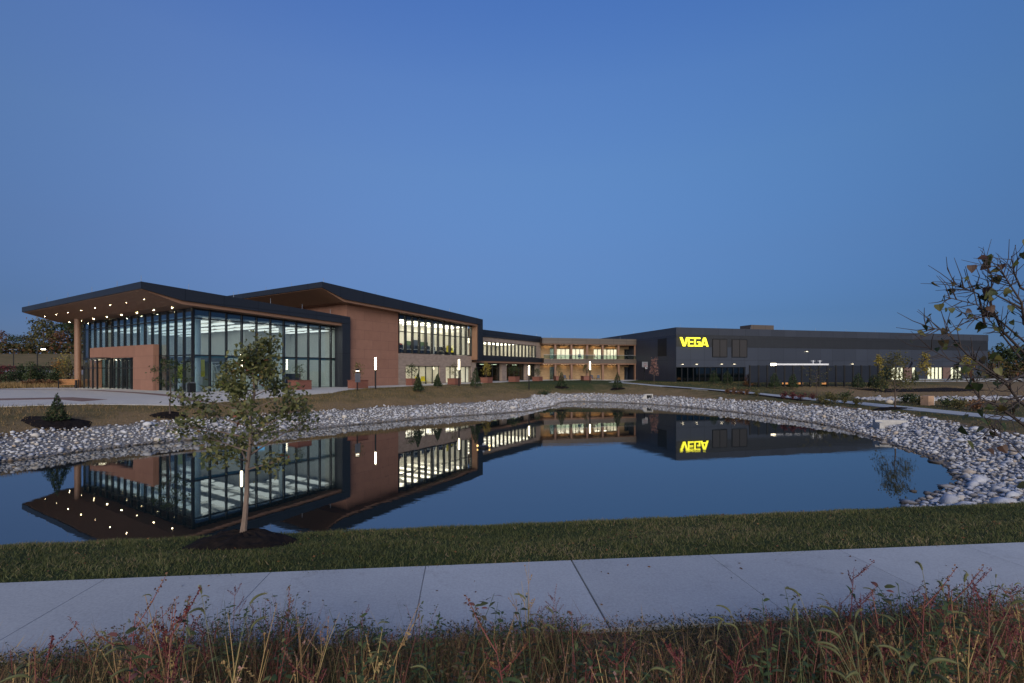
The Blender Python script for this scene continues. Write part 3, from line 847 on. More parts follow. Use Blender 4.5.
# ================================================================== A: glass lobby
A = building('lobby_building', 'glass-walled lobby building with overhanging wood-lined roof and brown entrance portal', R0, UA)
def sofz(a): return 10.78 - (a - .12) * (.88 / 2.88) if a < 3 else 9.9 - (a - 3) * (.6 / 17.5)
MB().prism_y([(0, 11.35), (0, 10.8), (3, 10.2), (20.5, 9.6), (20.5, 10.43)], 0, 30.2).build('roof', M['dark'], A)
MB().prism_y([(.12, 10.772), (.125, 10.74), (3.0, 9.9), (20.4, 9.3), (20.4, 9.597), (3, 10.195)], .18, 30.02).build('soffit', M['wood'], A)
for a, zz in ((1.5, 0), (3.6, 0)):
    for k in range(8):
        b = 3.3 + 3.58 * k
        zc = sofz(a)
        MB().cyl(a, b, zc - .02, zc + .04, .048, 12).build('downlight', M['down'], A)
MB().cyl(3.0, 23.75, 2.1, 9.96, .30, 20).build('column', M['wood'], A, smooth=False)
GA = 4.46
curtain(A, (GA, 26.7), (GA, 1.5), 2.25, 9.84, 9.84, 16, [5.64, 8.94], M['glassf'], .10, .25)
curtain(A, (GA, 1.5), (20.45, 1.5), 2.25, 9.84, 9.29, 11, [5.64, 8.94], M['glassb'], .11, .3, band=(5.4, 5.62))
MB().box(19.4, 20.5, .0, 1.35, 2.1, 9.59).build('wing_wall', M['dark'], A)
MB().box(20.5, 20.8, 1.36, 27, 2.1, 10.2).box(GA, 20.4, 26.72, 27, 2.1, 9.4).build('wall', M['terracotta'], A)
pt = MB()
pt.box(3.86, 4.32, 7.66, 23.1, 5.56, 6.74); pt.box(3.86, 4.32, 7.66, 12.05, 2.1, 5.558); pt.box(3.86, 4.32, 21.2, 23.1, 2.1, 5.558)
pt.build('entrance_portal', M['terracotta'], A)
curtain(A, (4.15, 17.4), (4.15, 12.1), 2.25, 5.5, 5.5, 5, [4.5], M['glass'], .10, .16, name='door_screen')
vb = curtain(A, (2.75, 21.1), (2.75, 17.5), 2.25, 5.45, 5.45, 3, [4.5], M['glass'], .10, .14, name='vestibule')
curtain(A, (2.75, 17.5), (3.84, 17.5), 2.25, 5.45, 5.45, 1, [4.5], M['glass'], .1, .14, name='vestibule')
MB().box(2.65, 3.85, 17.4, 21.2, 5.46, 5.6).build('vestibule_roof', M['mullion'], A)
MB().box(2.9, 3.7, 18, 20.6, 5.38, 5.44).build('ceiling_light', M['dim'], A)
# interior
ia = MB()
ia.box(GA + .2, 20.4, 1.7, 26.6, 2.15, 2.3, mi=0); ia.box(GA + .35, 20.38, 1.75, 26.6, 9.12, 9.22, mi=1)
ia.box(20.28, 20.38, 1.75, 26.6, 2.31, 9.11, mi=2); ia.box(GA + .4, 20.27, 26.5, 26.6, 2.31, 9.11, mi=2)
ia.box(14.0, 20.27, 11, 22, 2.31, 9.11, mi=2)
ia.build('interior', [M['floor'], M['ceil'], M['white']], A)
MB().box(8, 14, 14, 26.4, 5.3, 5.75).build('mezzanine', M['board'], A)
for i in range(7):
    for j in range(6):
        x_, y_ = 6.0 + 2.15 * i, 4.0 + 4.1 * j
        if x_ > 13.8 and 10.5 < y_ < 22.5: continue
        MB().box(x_ - .45, x_ + .45, y_ - 1.6, y_ + 1.6, 8.78, 8.86).build('ceiling_light', M['panelA'], A)
for x_ in np.arange(5.4, 20, 1.45):
    MB().box(x_ - .05, x_ + .05, 1.9, 26.3, 8.87, 9.11).build('ceiling_baffle', M['ceil'], A)
for a, b in ((5.25, 2.5), (13.7, 2.6), (5.4, 13.5), (13.7, 10.4)):
    MB().cyl(a, b, 2.31, 9.11, .33, 20).build('interior_column', M['white'], A, smooth=False)
rods(A, [(.15, b, 11.34) for b in (.4, 5, 10.5, 16.5, 22.5, 28.4)] + [(a, .3, 11.35 - .045 * a) for a in (3.6, 7.4, 11, 14.5, 18)])

# ================================================================== B: office wing
B = building('office_building', 'two-storey office building with tall lit upper windows, brown panel wall and wood-lined roof', L(20.4, .5), UA)
XB, YB = 20.4, .5
class Off(MB):
    """collects in the lobby's axes, builds in the office building's"""
    def __init__(self, dx, dy): super().__init__(); self.dx, self.dy = dx, dy
    def build(self, *a, **k):
        self.v = [(x - self.dx, y - self.dy, z) for x, y, z in self.v]
        return super().build(*a, **k)
def OB(): return Off(XB, YB)
OB().prism_y([(16.1, 13.75), (16.1, 13.15), (19.1, 12.25), (45.8, 11.45), (45.8, 12.35)], -.8, 30).build('roof', M['dark'], B)
OB().prism_y([(16.22, 13.11), (16.225, 13.08), (19.1, 11.97), (44.58, 11.2), (44.58, 11.48), (19.1, 12.245)], -.62, 29.8).build('soffit', M['wood'], B)
OB().box(20.81, 28.6, .5, .9, 2.1, 11.85).box(20.4, 20.8, .5, 29, 10.45, 12.0).build('panel_wall', M['terracotta'], B)
bw = OB()
def pxa(px, b, col=None):
    k = (px - 512) / FPX
    # ray against the line R0 + ua*a + va*b
    ox, oy = R0.x + va.x * b, R0.y + va.y * b
    return (k * oy - ox) / (ua.x - k * ua.y)
w1 = (pxa(405.8, .5), pxa(439.8, .5)); w2 = (pxa(445.8, .5), 44.5)
bw.box(28.62, 44.6, .5, .85, 4.87, 6.52)
bw.box(28.62, w1[0], .5, .85, 2.1, 4.868); bw.box(w1[1], w2[0], .5, .85, 2.1, 4.868); bw.box(44.5, 45.75, .5, 1.2, 2.1, 5.5)
bw.build('brick_wall', M['brick'], B)
OB().box(44.62, 45.8, -.8, .9, 5.82, 11.45).build('frame', M['dark'], B)
OB().box(44.46, 44.6, -.62, .9, 5.9, 11.19).build('reveal', M['wood'], B)
def bl(p): return (p[0] - XB, p[1] - YB)
curtain(B, bl((28.65, .6)), bl((44.45, .6)), 6.55, 11.68, 11.22, 12, [9.38], M['glass'], .12, .3, fin=.12)
curtain(B, bl((w1[0], .72)), bl((w1[1], .72)), 2.3, 4.86, 4.86, 5, [], M['glass'], .09, .15)
curtain(B, bl((w2[0], .72)), bl((w2[1], .72)), 2.3, 4.86, 4.86, 5, [], M['glass'], .09, .15)
def oroom(*a, **k):
    x0, x1, y0, y1 = a[1] - XB, a[2] - XB, a[3] - YB, a[4] - YB
    return interior(a[0], x0, x1, y0, y1, *a[5:], **k)
oroom(B, 28.7, 44.4, 1.1, 10, 6.35, 11.1)
ceiling_lights(B, 28.9 - XB, 44.2 - XB, 1.4 - YB, 9.8 - YB, 11.0, 6, 4, .8, 2.3, 'panel')
oroom(B, 28.9, 44.5, 1.1, 9, 2.15, 5.2)
ceiling_lights(B, 29.2 - XB, 44.2 - XB, 1.4 - YB, 8.5 - YB, 5.1, 6, 2, .8, 2.2, 'panel')
for x_ in (29.1, 36.6):
    OB().cyl(x_, 1.7, 6.44, 11.0, .3, 16).build('interior_column', M['white'], B)
OB().box(38.6, 43.8, 9.0, 9.1, 6.45, 8.9).build('green_partition', M['green'], B)
OB().box(34.6, 35.5, 8.8, 8.9, 2.25, 4.4).build('interior_door', M['wood'], B)
for x_ in np.arange(30.2, 44, 2.2):
    OB().box(x_ - .08, x_ + .08, 1.5, 9.8, 10.3, 10.6).build('ceiling_beam', M['ceil'], B)
OB().box(20.9, 45.7, 13.1, 29, 2.1, 11.0).build('rear_wall', M['terracotta'], B)
rods(B, [(a - XB, -.4 - YB, 13.75 - .047 * (a - 16.1)) for a in (16.6, 24, 31, 38, 45)] + [(16.4 - XB, b - YB, 13.7) for b in (5, 10, 16, 22)])

# ================================================================== C: link building
Cb = building('link_building', 'long two-storey link building with a dark framed window strip above brick piers', L(45.8, 1.0), UA)
XC, YC = 45.8, 1.0
def OC(): return Off(XC, YC)
cl = lambda p: (p[0] - XC, p[1] - YC)
CE = 68.6
OC().box(45.82, CE, .95, 14, 9.85, 11.0).build('roof', M['dark'], Cb)
OC().box(45.82, CE, 1.15, 1.5, 9.1, 9.848).build('header', M['brick'], Cb)
OC().box(45.82, CE + .1, .4, 2.4, 5.82, 6.68).build('frame', M['dark'], Cb)
OC().box(45.82, CE + .05, .5, 14, 5.5, 5.818).build('soffit', M['wood'], Cb)
curtain(Cb, cl((46.1, 1.3)), cl((66.6, 1.3)), 6.68, 9.09, 9.09, 16, [], M['glass'], .12, .25, fin=.1)
OC().box(66.66, CE, 1.15, 1.5, 6.69, 9.098).build('brick_pier', M['brick'], Cb)
piers = [(502, 506.7), (526, 529.8), (546.5, 550)]
for p0, p1 in piers[:2]:
    OC().box(pxa(p0, 1.3), pxa(p1, 1.3), 1.3, 2.1, 2.1, 5.498).build('brick_pier', M['brick'], Cb)
OC().box(67.3, CE, 1.3, 2.1, 2.1, 5.498).build('brick_pier', M['brick'], Cb)
gl = [(45.9, pxa(502, 1.3)), (pxa(506.7, 1.3), pxa(526, 1.3)), (pxa(529.8, 1.3), 67.3)]
for i, (g0, g1) in enumerate(gl):
    curtain(Cb, cl((g0, 1.9)), cl((g1, 1.9)), 2.3, 5.49, 5.49, (4, 4, 4)[i], [4.7], M['darkglass'], .1, .15)
x0, x1 = 45.9, 68.4
interior(Cb, x0 - XC, x1 - XC, 2.45 - YC, 12 - YC, 6.4, 9.6)
ceiling_lights(Cb, x0 - XC, x1 - XC, 2.6 - YC, 11 - YC, 9.5, 8, 3, .7, 2.2, 'panel')
interior(Cb, x0 - XC, x1 - XC, 2.3 - YC, 10 - YC, 2.15, 5.45, wall='tan')
ceiling_lights(Cb, x0 - XC, x1 - XC, 3 - YC, 9 - YC, 5.36, 6, 1, .25, 1.0, 'dim')
rods(Cb, [(a - XC, 1.2 - YC, 11.0) for a in (49, 55, 61, 67)])

# ================================================================== D: balcony building (in the warehouse's axes)
VO = Vector((29.4, 86.7)); VA = math.atan2(.248, .969)
ve = Vector((math.cos(VA), math.sin(VA))); vn = Vector((-ve.y, ve.x))
def W(x, y):
    p = VO + ve * x + vn * y
    return (p.x, p.y)
def pxv(px, y):
    k = (px - 512) / FPX
    ox, oy = VO.x + vn.x * y, VO.y + vn.y * y
    return (k * oy - ox) / (ve.x - k * ve.y)
DY, DX0 = 14.5, -20.5
D = building('balcony_building', 'wood-columned balcony building with warm-lit tan brick walls on two storeys', W(DX0, DY), VA)
def OD(): return Off(DX0, DY)
dl = lambda p: (p[0] - DX0, p[1] - DY)
OD().box(DX0, 1.0, DY - .25, DY + 9, 9.56, 10.68).build('roof', M['bronze'], D)
OD().box(DX0 + .05, .95, DY - .1, DY + 8.9, 9.4, 9.556).build('soffit', M['wood'], D)
OD().box(DX0 + .3, 0, DY - .25, DY + 9, 5.68, 6.5).build('balcony_floor', M['bronze'], D)
OD().box(DX0 + .05, .3, DY - .15, DY + 8.9, 5.42, 5.676).build('soffit', M['wood'], D)
for px in (555.3, 571.4, 587.2, 602.7, 618.5, 635.2):
    x_ = pxv(px, DY + .15)
    OD().box(x_ - .2, x_ + .2, DY, DY + .4, 2.1, 5.415).build('column', M['wood'], D)
    OD().box(x_ - .2, x_ + .2, DY + .1, DY + .45, 6.502, 9.396).build('column', M['wood'], D)
q = lambda zx: pxv(540 + zx / 9.752, DY + 3)
wins = [(95, 137), (165, 290), (312, 430), (525, 600), (622, 752), (822, 915)]
wl = [(q(a), q(b)) for a, b in wins]
wb = OD()
edges = [DX0 - 1.5] + [e for w_ in wl for e in w_] + [0.2]
for i in range(0, len(edges), 2):
    wb.box(edges[i], edges[i + 1], DY + 3, DY + 3.3, 6.502, 9.396)
for w_ in wl: wb.box(w_[0] + .001, w_[1] - .001, DY + 3.01, DY + 3.3, 8.75, 9.395)
low = [(q(95), q(140)), (q(822), q(915))]
ed = [DX0 - 1.5, low[0][0], low[0][1], low[1][0], low[1][1], .2]
for i in range(0, 6, 2): wb.box(ed[i], ed[i + 1], DY + 3, DY + 3.3, 2.1, 5.415)
for w_ in low: wb.box(w_[0] + .001, w_[1] - .001, DY + 3.01, DY + 3.3, 4.95, 5.414)
wb.build('brick_wall', M['tan'], D)
for i, w_ in enumerate(wl):
    curtain(D, dl((w_[0], DY + 3.15)), dl((w_[1], DY + 3.15)), 6.51, 8.74, 8.74, (1, 3, 3, 2, 4, 2)[i], [], M['darkglass'] if i in (0, 5) else M['glass'], .1, .12, name='window_frame')
curtain(D, dl((low[0][0], DY + 3.15)), dl((low[0][1], DY + 3.15)), 2.25, 4.94, 4.94, 2, [], M['darkglass'], .1, .12, name='door_frame')
interior(D, wl[0][0] - DX0 - .2, wl[4][1] - DX0 + .3, 3.4, 8.5, 6.45, 9.3)
ceiling_lights(D, wl[1][0] - DX0, wl[4][1] - DX0, 3.5, 8, 9.2, 8, 2, .9, 1.8, 'panel')
interior(D, wl[5][0] - DX0 - .3, 20.3, 3.4, 8, 2.15, 9.35, wall='greyfab', fl='greyfab', ce='greyfab')
interior(D, -.5, 3.5, 3.4, 7, 2.15, 5.3)
MB().box(1, 2.5, 4, 5, 5.1, 5.2).build('ceiling_light', M['dim'], D)
for z_, nm in ((9.40, 'u'), (5.42, 'l')):
    for x_ in np.arange(-18.4, -4, 3.55):
        OD().box(x_ - .9, x_ + .9, DY + 2.58, DY + 2.66, z_ - .06, z_ - .004).build('soffit_light', M['warm'], D)
rl = MB()
obox(rl, dl((DX0 + .3, DY - .1)), (1, 0), 0, 20.1, 0, .02, 6.56, 7.3)
g = rl.build('railing', M['railglass'], D)
rt = MB(); obox(rt, dl((DX0 + .3, DY - .1)), (1, 0), 0, 20.1, -.02, .04, 7.302, 7.35); rt.build('handrail', M['steel'], g)
for z_ in (9.396, 5.416):
    OD().box(-20.2, -.3, DY + 2.45, DY + 2.5, z_ - .2, z_ - .004).build('added_valance', M['wood'], D)  # boards added to screen the soffit strip lights from the front
rods(D, [(x_, .2, 10.68) for x_ in (2, 7, 12, 17)])

# ================================================================== E: dark warehouse
E = building('warehouse_building', 'long dark slate metal warehouse building carrying the yellow sign', VO, VA, 2.1)
XR = pxv(745.5, 0)
LX = 77.0
MB().box(0, LX, 0, 40, 4.84, 11.86).build('wall', M['vega'], E)
MB().box(-.06, LX + .05, -.08, 40, 10.66, 11.95).build('parapet', M['vegatrim'], E)
lb2 = MB()
x55 = pxv(712, 0)
lb2.box(.02, LX, -.04, -.002, 8.5, 10.655); lb2.build('ribbed_band', M['vegaband'], E)
MB().box(-.05, -.002, .05, 39.9, 1.9, 10.655).build('side_cladding', M['vegaside'], E)
MB().box(.05, LX, .55, 40, 1.9, 4.838).build('lower_wall', M['vegaside'], E)
MB().box(XR, pxv(882.5, 0), .0, .5, 1.9, 4.838).build('lower_cladding', M['vega'], E)
curtain(E, (.1, .3), (XR - .05, .3), 2.1, 4.83, 4.83, 12, [], M['darkglass'], .14, .3, name='storefront')
for a, b in ((712.5, 726.4), (732, 746.4)):
    x0, x1 = pxv(a, 0), pxv(b, 0)
    f = MB().box(x0, x1, -.1, -.045, 6.75, 9.9).build('louver', M['louver'], E)
    fr = MB()
    xm = (x0 + x1) / 2
    for q0, q1, z0, z1 in ((x0 - .08, x0, 6.67, 9.98), (x1, x1 + .08, 6.67, 9.98), (x0, x1, 6.67, 6.75), (x0, x1, 9.9, 9.98), (xm - .04, xm + .04, 6.75, 9.9)):
        fr.box(q0, q1, -.16, -.05, z0, z1)
    fr.build('louver_frame', M['blackmetal'], f)
kx = lambda px: ((px - 512) / FPX * VO.y - VO.x) / (vn.x - (px - 512) / FPX * vn.y)
s0_, s1_ = kx(666.8), kx(658.2)
MB().box(-.12, -.055, s0_, s1_, 6.9, 10.2).build('louver', M['blackmetal'], E)
lp = lambda px: pxv(px, 0)
wins = [(882.8, 891.4, 2), (891.4, 903.4, 3), (911.8, 915.7, 1), (927.3, 942.4, 4), (950.4, 961.5, 3)]
for i, (a, b, nbay) in enumerate(wins):
    fb = MB(); x0, x1 = lp(a), lp(b)
    for k in range(nbay + 1):
        xx = x0 + (x1 - x0) * k / nbay
        fb.box(xx - .055, xx + .055, -.03, .14, 2.3, 4.83)
    fb.box(x0, x1, -.04, .5, 2.1, 2.299)
    f = fb.build('window_frame', M['mullion'], E)
    MB().box(x0, x1, .06, .08, 2.301, 4.829).build('glass_panel', M['darkglass'] if i == 0 else M['glass'], f)
    MB().box(x0, x1, .145, .18, 2.301, 4.829).build('blind', M['teal'] if i == 0 else M['blinds'], f)
for a, b in ((903.9, 911.8), (942.6, 950.4)):
    MB().box(lp(a) + .1, lp(b) - .1, -.03, .5, 1.9, 4.838).build('brick_pier', M['redbrick'], E)
for a, b in ((915.7, 927.3), (961.5, 986)):
    MB().box(lp(a) + .1, min(lp(b) - .1, LX), -.01, .5, 1.9, 4.838).build('lower_cladding', M['vega'], E)
MB().box(23.5, 29.2, 8.9, 12.2, 11.9, 13.75).build('rooftop_unit', M['bronze'], E)
for px, zz in ((682, 5.35), (696, 5.35), (721, 5.4), (733.5, 5.4), (774.5, 5.5), (806, 7.9), (851.5, 5.5)):
    x_ = lp(px)
    wl_ = MB().box(x_ - .22, x_ + .22, -.42, -.045, zz, zz + .16).build('wall_light', M['blackmetal'], E)
    MB().box(x_ - .16, x_ + .16, -.36, -.1, zz - .03, zz - .003).build('lens', M['walllight'], wl_)
rods(E, [(x_, .3, 11.95) for x_ in np.arange(1, 76, 7.5)] + [(.3, y_, 11.95) for y_ in (8, 16, 24, 32)])

# the lit sign
sg = thing('illuminated_sign', 'large glowing yellow capital letters high on the dark warehouse wall', 'sign', (*W(lp(679), -.04), 8.55), VA)
ZB[sg.name] = 8.55
SWD = lp(707.4) - lp(679); H = 1.62
def letter(polys, x0, wd):
    mb = MB()
    for p in polys:
        v2 = [(x0 + x * wd, 8.55 + z * H) for x, z in p]
        n_ = len(v2)
        vv = [(x, -.30, z) for x, z in v2] + [(x, -.14, z) for x, z in v2]
        mb.add(vv, [tuple(range(n_)), tuple(range(2 * n_ - 1, n_ - 1, -1))] + [(i, i + n_, (i + 1) % n_ + n_, (i + 1) % n_) for i in range(n_)])
    o = mb.build('letter', M['sign'], sg); return o
t_ = .155
letter([[(0, 1), (.27, 1), (.56, .26), (.46, 0), (.38, 0)], [(.562, .255), (.76, 1), (1.0, 1), (.64, 0), (.462, 0)]], 0, SWD * .29)
letter([[(0, 0), (.22, 0), (.22, 1), (0, 1)], [(.222, 0), (1, 0), (1, t_), (.222, t_)], [(.222, .425), (.92, .425), (.92, .575), (.222, .575)], [(.222, 1 - t_), (1, 1 - t_), (1, 1), (.222, 1)]], SWD * .285, SWD * .19)
letter([[(0, 0), (.21, 0), (.21, 1), (0, 1)], [(.212, 0), (1, 0), (1, t_), (.212, t_)], [(.212, 1 - t_), (1, 1 - t_), (1, 1), (.212, 1)], [(.79, t_ + .002), (1, t_ + .002), (1, .56), (.79, .56)], [(.5, .42), (.788, .42), (.788, .56), (.5, .56)]], SWD * .505, SWD * .205)
letter([[(0, 0), (.22, 0), (.50, .74), (.41, 1), (.36, 1)], [(.502, .74), (.78, 0), (1, 0), (.64, 1), (.412, 1)], [(.30, .16), (.70, .16), (.64, .30), (.36, .30)]], SWD * .725, SWD * .275)

# ------------------------------------------------------------------ plants
def unit(rs):
    v = rs.normal(size=3); return v / np.linalg.norm(v)

def make_tree(name, label, cat, loc, H, r, Rc, cb=.3, nl=900, ls=.1, mat='leaf_green', bark='bark', limbs=16, prof=None, lean=(0, 0), group=None, seed=1, spread=.16, aspect=.55, part='crown', tone=None):
    rs = np.random.RandomState(seed)
    root = thing(name, label, cat, loc, 0, group)
    prof = prof or (lambda t: max(.12, math.sin(math.pi * min(1, .18 + t * .82)) ** .8))
    mb = MB()
    tp = []
    for i in range(9):
        t = i / 8
        tp.append(Vector((lean[0] * t + rs.normal() * .012 * H * t, lean[1] * t + rs.normal() * .012 * H * t, H * .97 * t)))
    mb.tube(tp, [r * (1.25 if i == 0 else 1) * (1 - .9 * (i / 8) ** .9) + .002 for i in range(9)], 8)
    def tpos(h):
        f = min(max(h / (H * .97), 0), .999) * 8; i = int(f); return tp[i].lerp(tp[i + 1], f - i)
    pts = []
    for k in range(limbs):
        t = (k + rs.uniform(.1, .9)) / limbs
        h = H * (cb + (1 - cb) * t * .93)
        an = k * 2.4 + rs.uniform(-.4, .4)
        ln = Rc * prof(t) * rs.uniform(.75, 1.12)
        st = tpos(h)
        d = Vector((math.cos(an), math.sin(an), 0))
        rise = rs.uniform(.15, .6) * ln
        lp_ = [st, st + d * ln * .4 + Vector((0, 0, rise * .45)), st + d * ln * .75 + Vector((0, 0, rise * .8)), st + d * ln + Vector((0, 0, rise))]
        r0 = max(.003, r * .38 * (1 - .7 * t))
        mb.tube(lp_, [r0, r0 * .7, r0 * .4, r0 * .15], 5)
        tips = [(.35, lp_[1]), (.75, lp_[2]), (1, lp_[3])]
        for s in range(4):
            f = rs.uniform(.3, .95)
            b = lp_[1].lerp(lp_[3], f)
            dd = Vector((math.cos(an + rs.choice([-1, 1]) * rs.uniform(.5, 1.1)), math.sin(an + rs.uniform(-1, 1)), rs.uniform(-.1, .6)))
            e = b + dd * ln * rs.uniform(.2, .42)
            mb.tube([b, b.lerp(e, .5) + Vector((0, 0, .02 * ln)), e], [r0 * .35, r0 * .25, r0 * .1], 4)
            tips += [(.8, e), (.6, b.lerp(e, .5))]
        pts += tips
    pts.append((.8, tp[-1]))
    wts = np.array([p[0] for p in pts]); wts /= wts.sum()
    idx = rs.choice(len(pts), nl, p=wts)
    C = np.array([pts[i][1][:] for i in idx]) + rs.normal(size=(nl, 3)) * (Rc * spread)
    mb.build('trunk', M[bark], root)
    clump = rs.uniform(-.2, .2, len(pts))[idx]
    tone = np.clip(rs.normal(.45, .2, nl) + clump, 0, 1) if tone is None else tone(rs, nl)
    leaves(part, C, ls, M[mat], root, aspect=aspect, rs=rs, tone=tone)
    return root

def make_conifer(name, label, loc, H, Rb, n=900, ls=.12, mat='needle', group=None, seed=1, mulch=None, cat='shrub', power=.85):
    rs = np.random.RandomState(seed)
    root = thing(name, label, cat, loc, 0, group)
    MB().tube([(0, 0, -.05), (0, 0, H * .5), (0, 0, H * .97)], [Rb * .07 + .01, Rb * .05, .006], 6).build('trunk', M['bark'], root)
    t = 1 - np.sqrt(rs.uniform(0, 1, n)) * .97
    an = rs.uniform(0, 2 * np.pi, n)
    lob = 1 + .18 * np.sin(an * 3 + t * 9) + .14 * np.sin(an * 5 - t * 17 + seed)
    rr = Rb * (1 - t) ** power * lob * (rs.uniform(.25, 1, n) ** .5) + .02
    C = np.stack([rr * np.cos(an), rr * np.sin(an), H * (.04 + .96 * t) + rr * .12], 1)
    leaves('crown', C, ls, M[mat], root, aspect=.35, rs=rs)
    return root

def make_bush(name, label, loc, H, Rb, n=700, ls=.12, mat='leaf_green', group=None, seed=1, cat='bush'):
    rs = np.random.RandomState(seed)
    root = thing(name, label, cat, loc, 0, group)
    mb = MB()
    nb = 9
    cs = []
    for k in range(nb):
        a = rs.uniform(0, 6.28); rr = Rb * rs.uniform(.1, .75); hh = H * rs.uniform(.45, .95)
        e = Vector((math.cos(a) * rr, math.sin(a) * rr, hh))
        mb.tube([(0, 0, -.03), e * .5 + Vector((0, 0, hh * .1)), e], [.025 * H, .014 * H, .005 * H], 5)
        cs.append(e * .9)
        cs.append(e * .55)
    mb.build('stem', M['bark'], root)
    idx = rs.randint(0, len(cs), n)
    C = np.array([cs[i][:] for i in idx]) + rs.normal(size=(n, 3)) * np.array([Rb * .24, Rb * .24, H * .15])
    C[:, 2] = np.clip(C[:, 2], .02, H * 1.05)
    leaves('crown', C, ls, M[mat], root, rs=rs)
    return root

def mulch_ring(loc, rx, ry, h, label):
    rs = np.random.RandomState(int(abs(loc[0] * 13 + loc[1] * 7)) % 999)
    n, k = 28, 7
    V_, F_ = [], []
    X0, Y0 = loc[0], loc[1]
    for i in range(k + 1):
        f = 1 - i / k
        for j in range(n):
            a = 2 * math.pi * j / n
            q = 1 + .08 * math.sin(3 * a + X0) + .05 * math.sin(7 * a)
            x, y = X0 + rx * f * q * math.cos(a), Y0 + ry * f * q * math.sin(a)
            z = tz(x, y) + h * (1 - f ** 2.2) - .012 + (rs.normal() * .014 if 0 < i else 0)
            V_.append((x - X0, y - Y0, z - loc[2]))
    for i in range(k):
        for j in range(n):
            F_.append((i * n + j, i * n + (j + 1) % n, (i + 1) * n + (j + 1) % n, (i + 1) * n + j))
    mb = MB().add(V_, F_)
    o = mb.build('mulch_bed', M['soil']); o.location = loc
    tag(o, label, 'mulch bed')
    return o

# near sapling on the lawn crest
NT = (-3.97, 7.12); NZ = tz(*NT)
mulch_ring((NT[0], NT[1], NZ), .80, .52, .17, 'dark mulch ring around the oak sapling beside the near pavement')
make_tree('oak_tree', 'slender young oak with olive leaves standing in a mulch ring by the water', 'tree', (NT[0], NT[1], NZ), 3.02, .043, .9, cb=.34, nl=4500, ls=.076, mat='leaf_oak', bark='barkpale',
          limbs=27, prof=lambda t: [.62, .95, 1.0, .9, .66, .48, .36, .24, .16][min(8, int(t * 9))], lean=(.22, .05), seed=5, spread=.085, aspect=.5)

# second sapling by the lobby and other planted trees
def place(px, py): return ground(px, py)
g = place(170, 415.5)
mulch_ring(g, 1.15, 1.0, .14, 'dark mulch ring around the thin sapling by the lobby corner')
make_tree('sapling', 'thin leafy sapling in a mulch ring in front of the lobby corner', 'tree', g, 3.9, .05, .95, cb=.38, nl=750, ls=.14, mat='leaf_green', limbs=14, seed=8, spread=.14)
g = place(57, 423)
mulch_ring(g, 1.75, 1.3, .22, 'wide dark mulch bed around the small conifer on the left bank')
make_conifer('conifer', 'small leaning dark conifer in a mulch bed above the left bank stones', g, 1.75, .62, 1500, .13, seed=3, power=1.15)
g = place(895, 408.5)
mulch_ring(g, 1.5, 1.2, .12, 'dark mulch ring around the tree beside the garden path')
make_tree('young_tree', 'bushy olive-green young tree between the garden path and the right bank', 'tree', g, 4.3, .06, 1.35, cb=.28, nl=1500, ls=.16, mat='leaf_olive', limbs=22, seed=12, spread=.17, prof=lambda t: .9 - .55 * t)
g = place(817, 393)
make_tree('bare_tree', 'spreading half-bare tree with a thin olive top before the black fence', 'tree', at(817, 56), 3.0, .05, 1.5, cb=.3, nl=240, ls=.15, mat='leaf_olive', limbs=16, seed=14, spread=.12, prof=lambda t: .25 + .75 * t)
make_tree('russet_tree', 'small pale russet tree against the dark side wall of the warehouse', 'tree', at(654, 84), 4.2, .05, .95, cb=.25, nl=520, ls=.2, mat='leaf_pink', limbs=14, seed=15, spread=.16, prof=lambda t: .9 - .6 * t)
yts = [(879, 82, 3.6, .8, 'slim yellow tree at the right end of the black fence'), (925, 86, 3.9, 1.1, 'yellow tree in front of the narrow lit warehouse window'), (967, 88, 3.6, 1.0, 'yellow tree before the rightmost lit warehouse windows')]
for i, (px, Y, h, rc, lb) in enumerate(yts):
    make_tree('yellow_tree', lb, 'tree', at(px, Y), h + 1.2, .05, rc, cb=.2, nl=1000, ls=.24, mat='leaf_yellow', limbs=13, seed=20 + i, spread=.2, group='yellow trees before the warehouse', prof=lambda t: .8 - .4 * t)

CON = [(418, 392, 2.0, .55, 'tall dark conifer shrub in front of the left ground-floor office windows'), (437.5, 387.5, 1.6, .5, 'short dark conifer shrub before the brick pier between the office windows'),
       (475.5, 387.8, 2.6, .75, 'full green conifer shrub before the brown end of the office frame'), (474.5, 387.5, 0, 0, '')]
CON = CON[:3] + [(561.5, 387.5, 2.4, .75, 'dark conifer shrub in mulch before the left balcony columns'), (617.5, 389, 2.5, .75, 'dark conifer shrub in mulch before the right balcony columns')]
for i, (px, py, h, rb, lb) in enumerate(CON):
    g = place(px, py)
    if i > 2: mulch_ring(g, 1.2, .9, .12, 'dark mulch patch around the conifer before the %s balcony columns' % ('left' if i == 3 else 'right'))
    make_conifer('conifer_shrub', lb, g, h, rb, 1100, .19, seed=40 + i, group='conifer shrubs before the buildings')
make_bush('low_juniper', 'low spreading dark juniper at the top of the far bank stones', place(546, 395.5), .7, 1.2, 500, .16, 'needle', seed=50, cat='shrub')
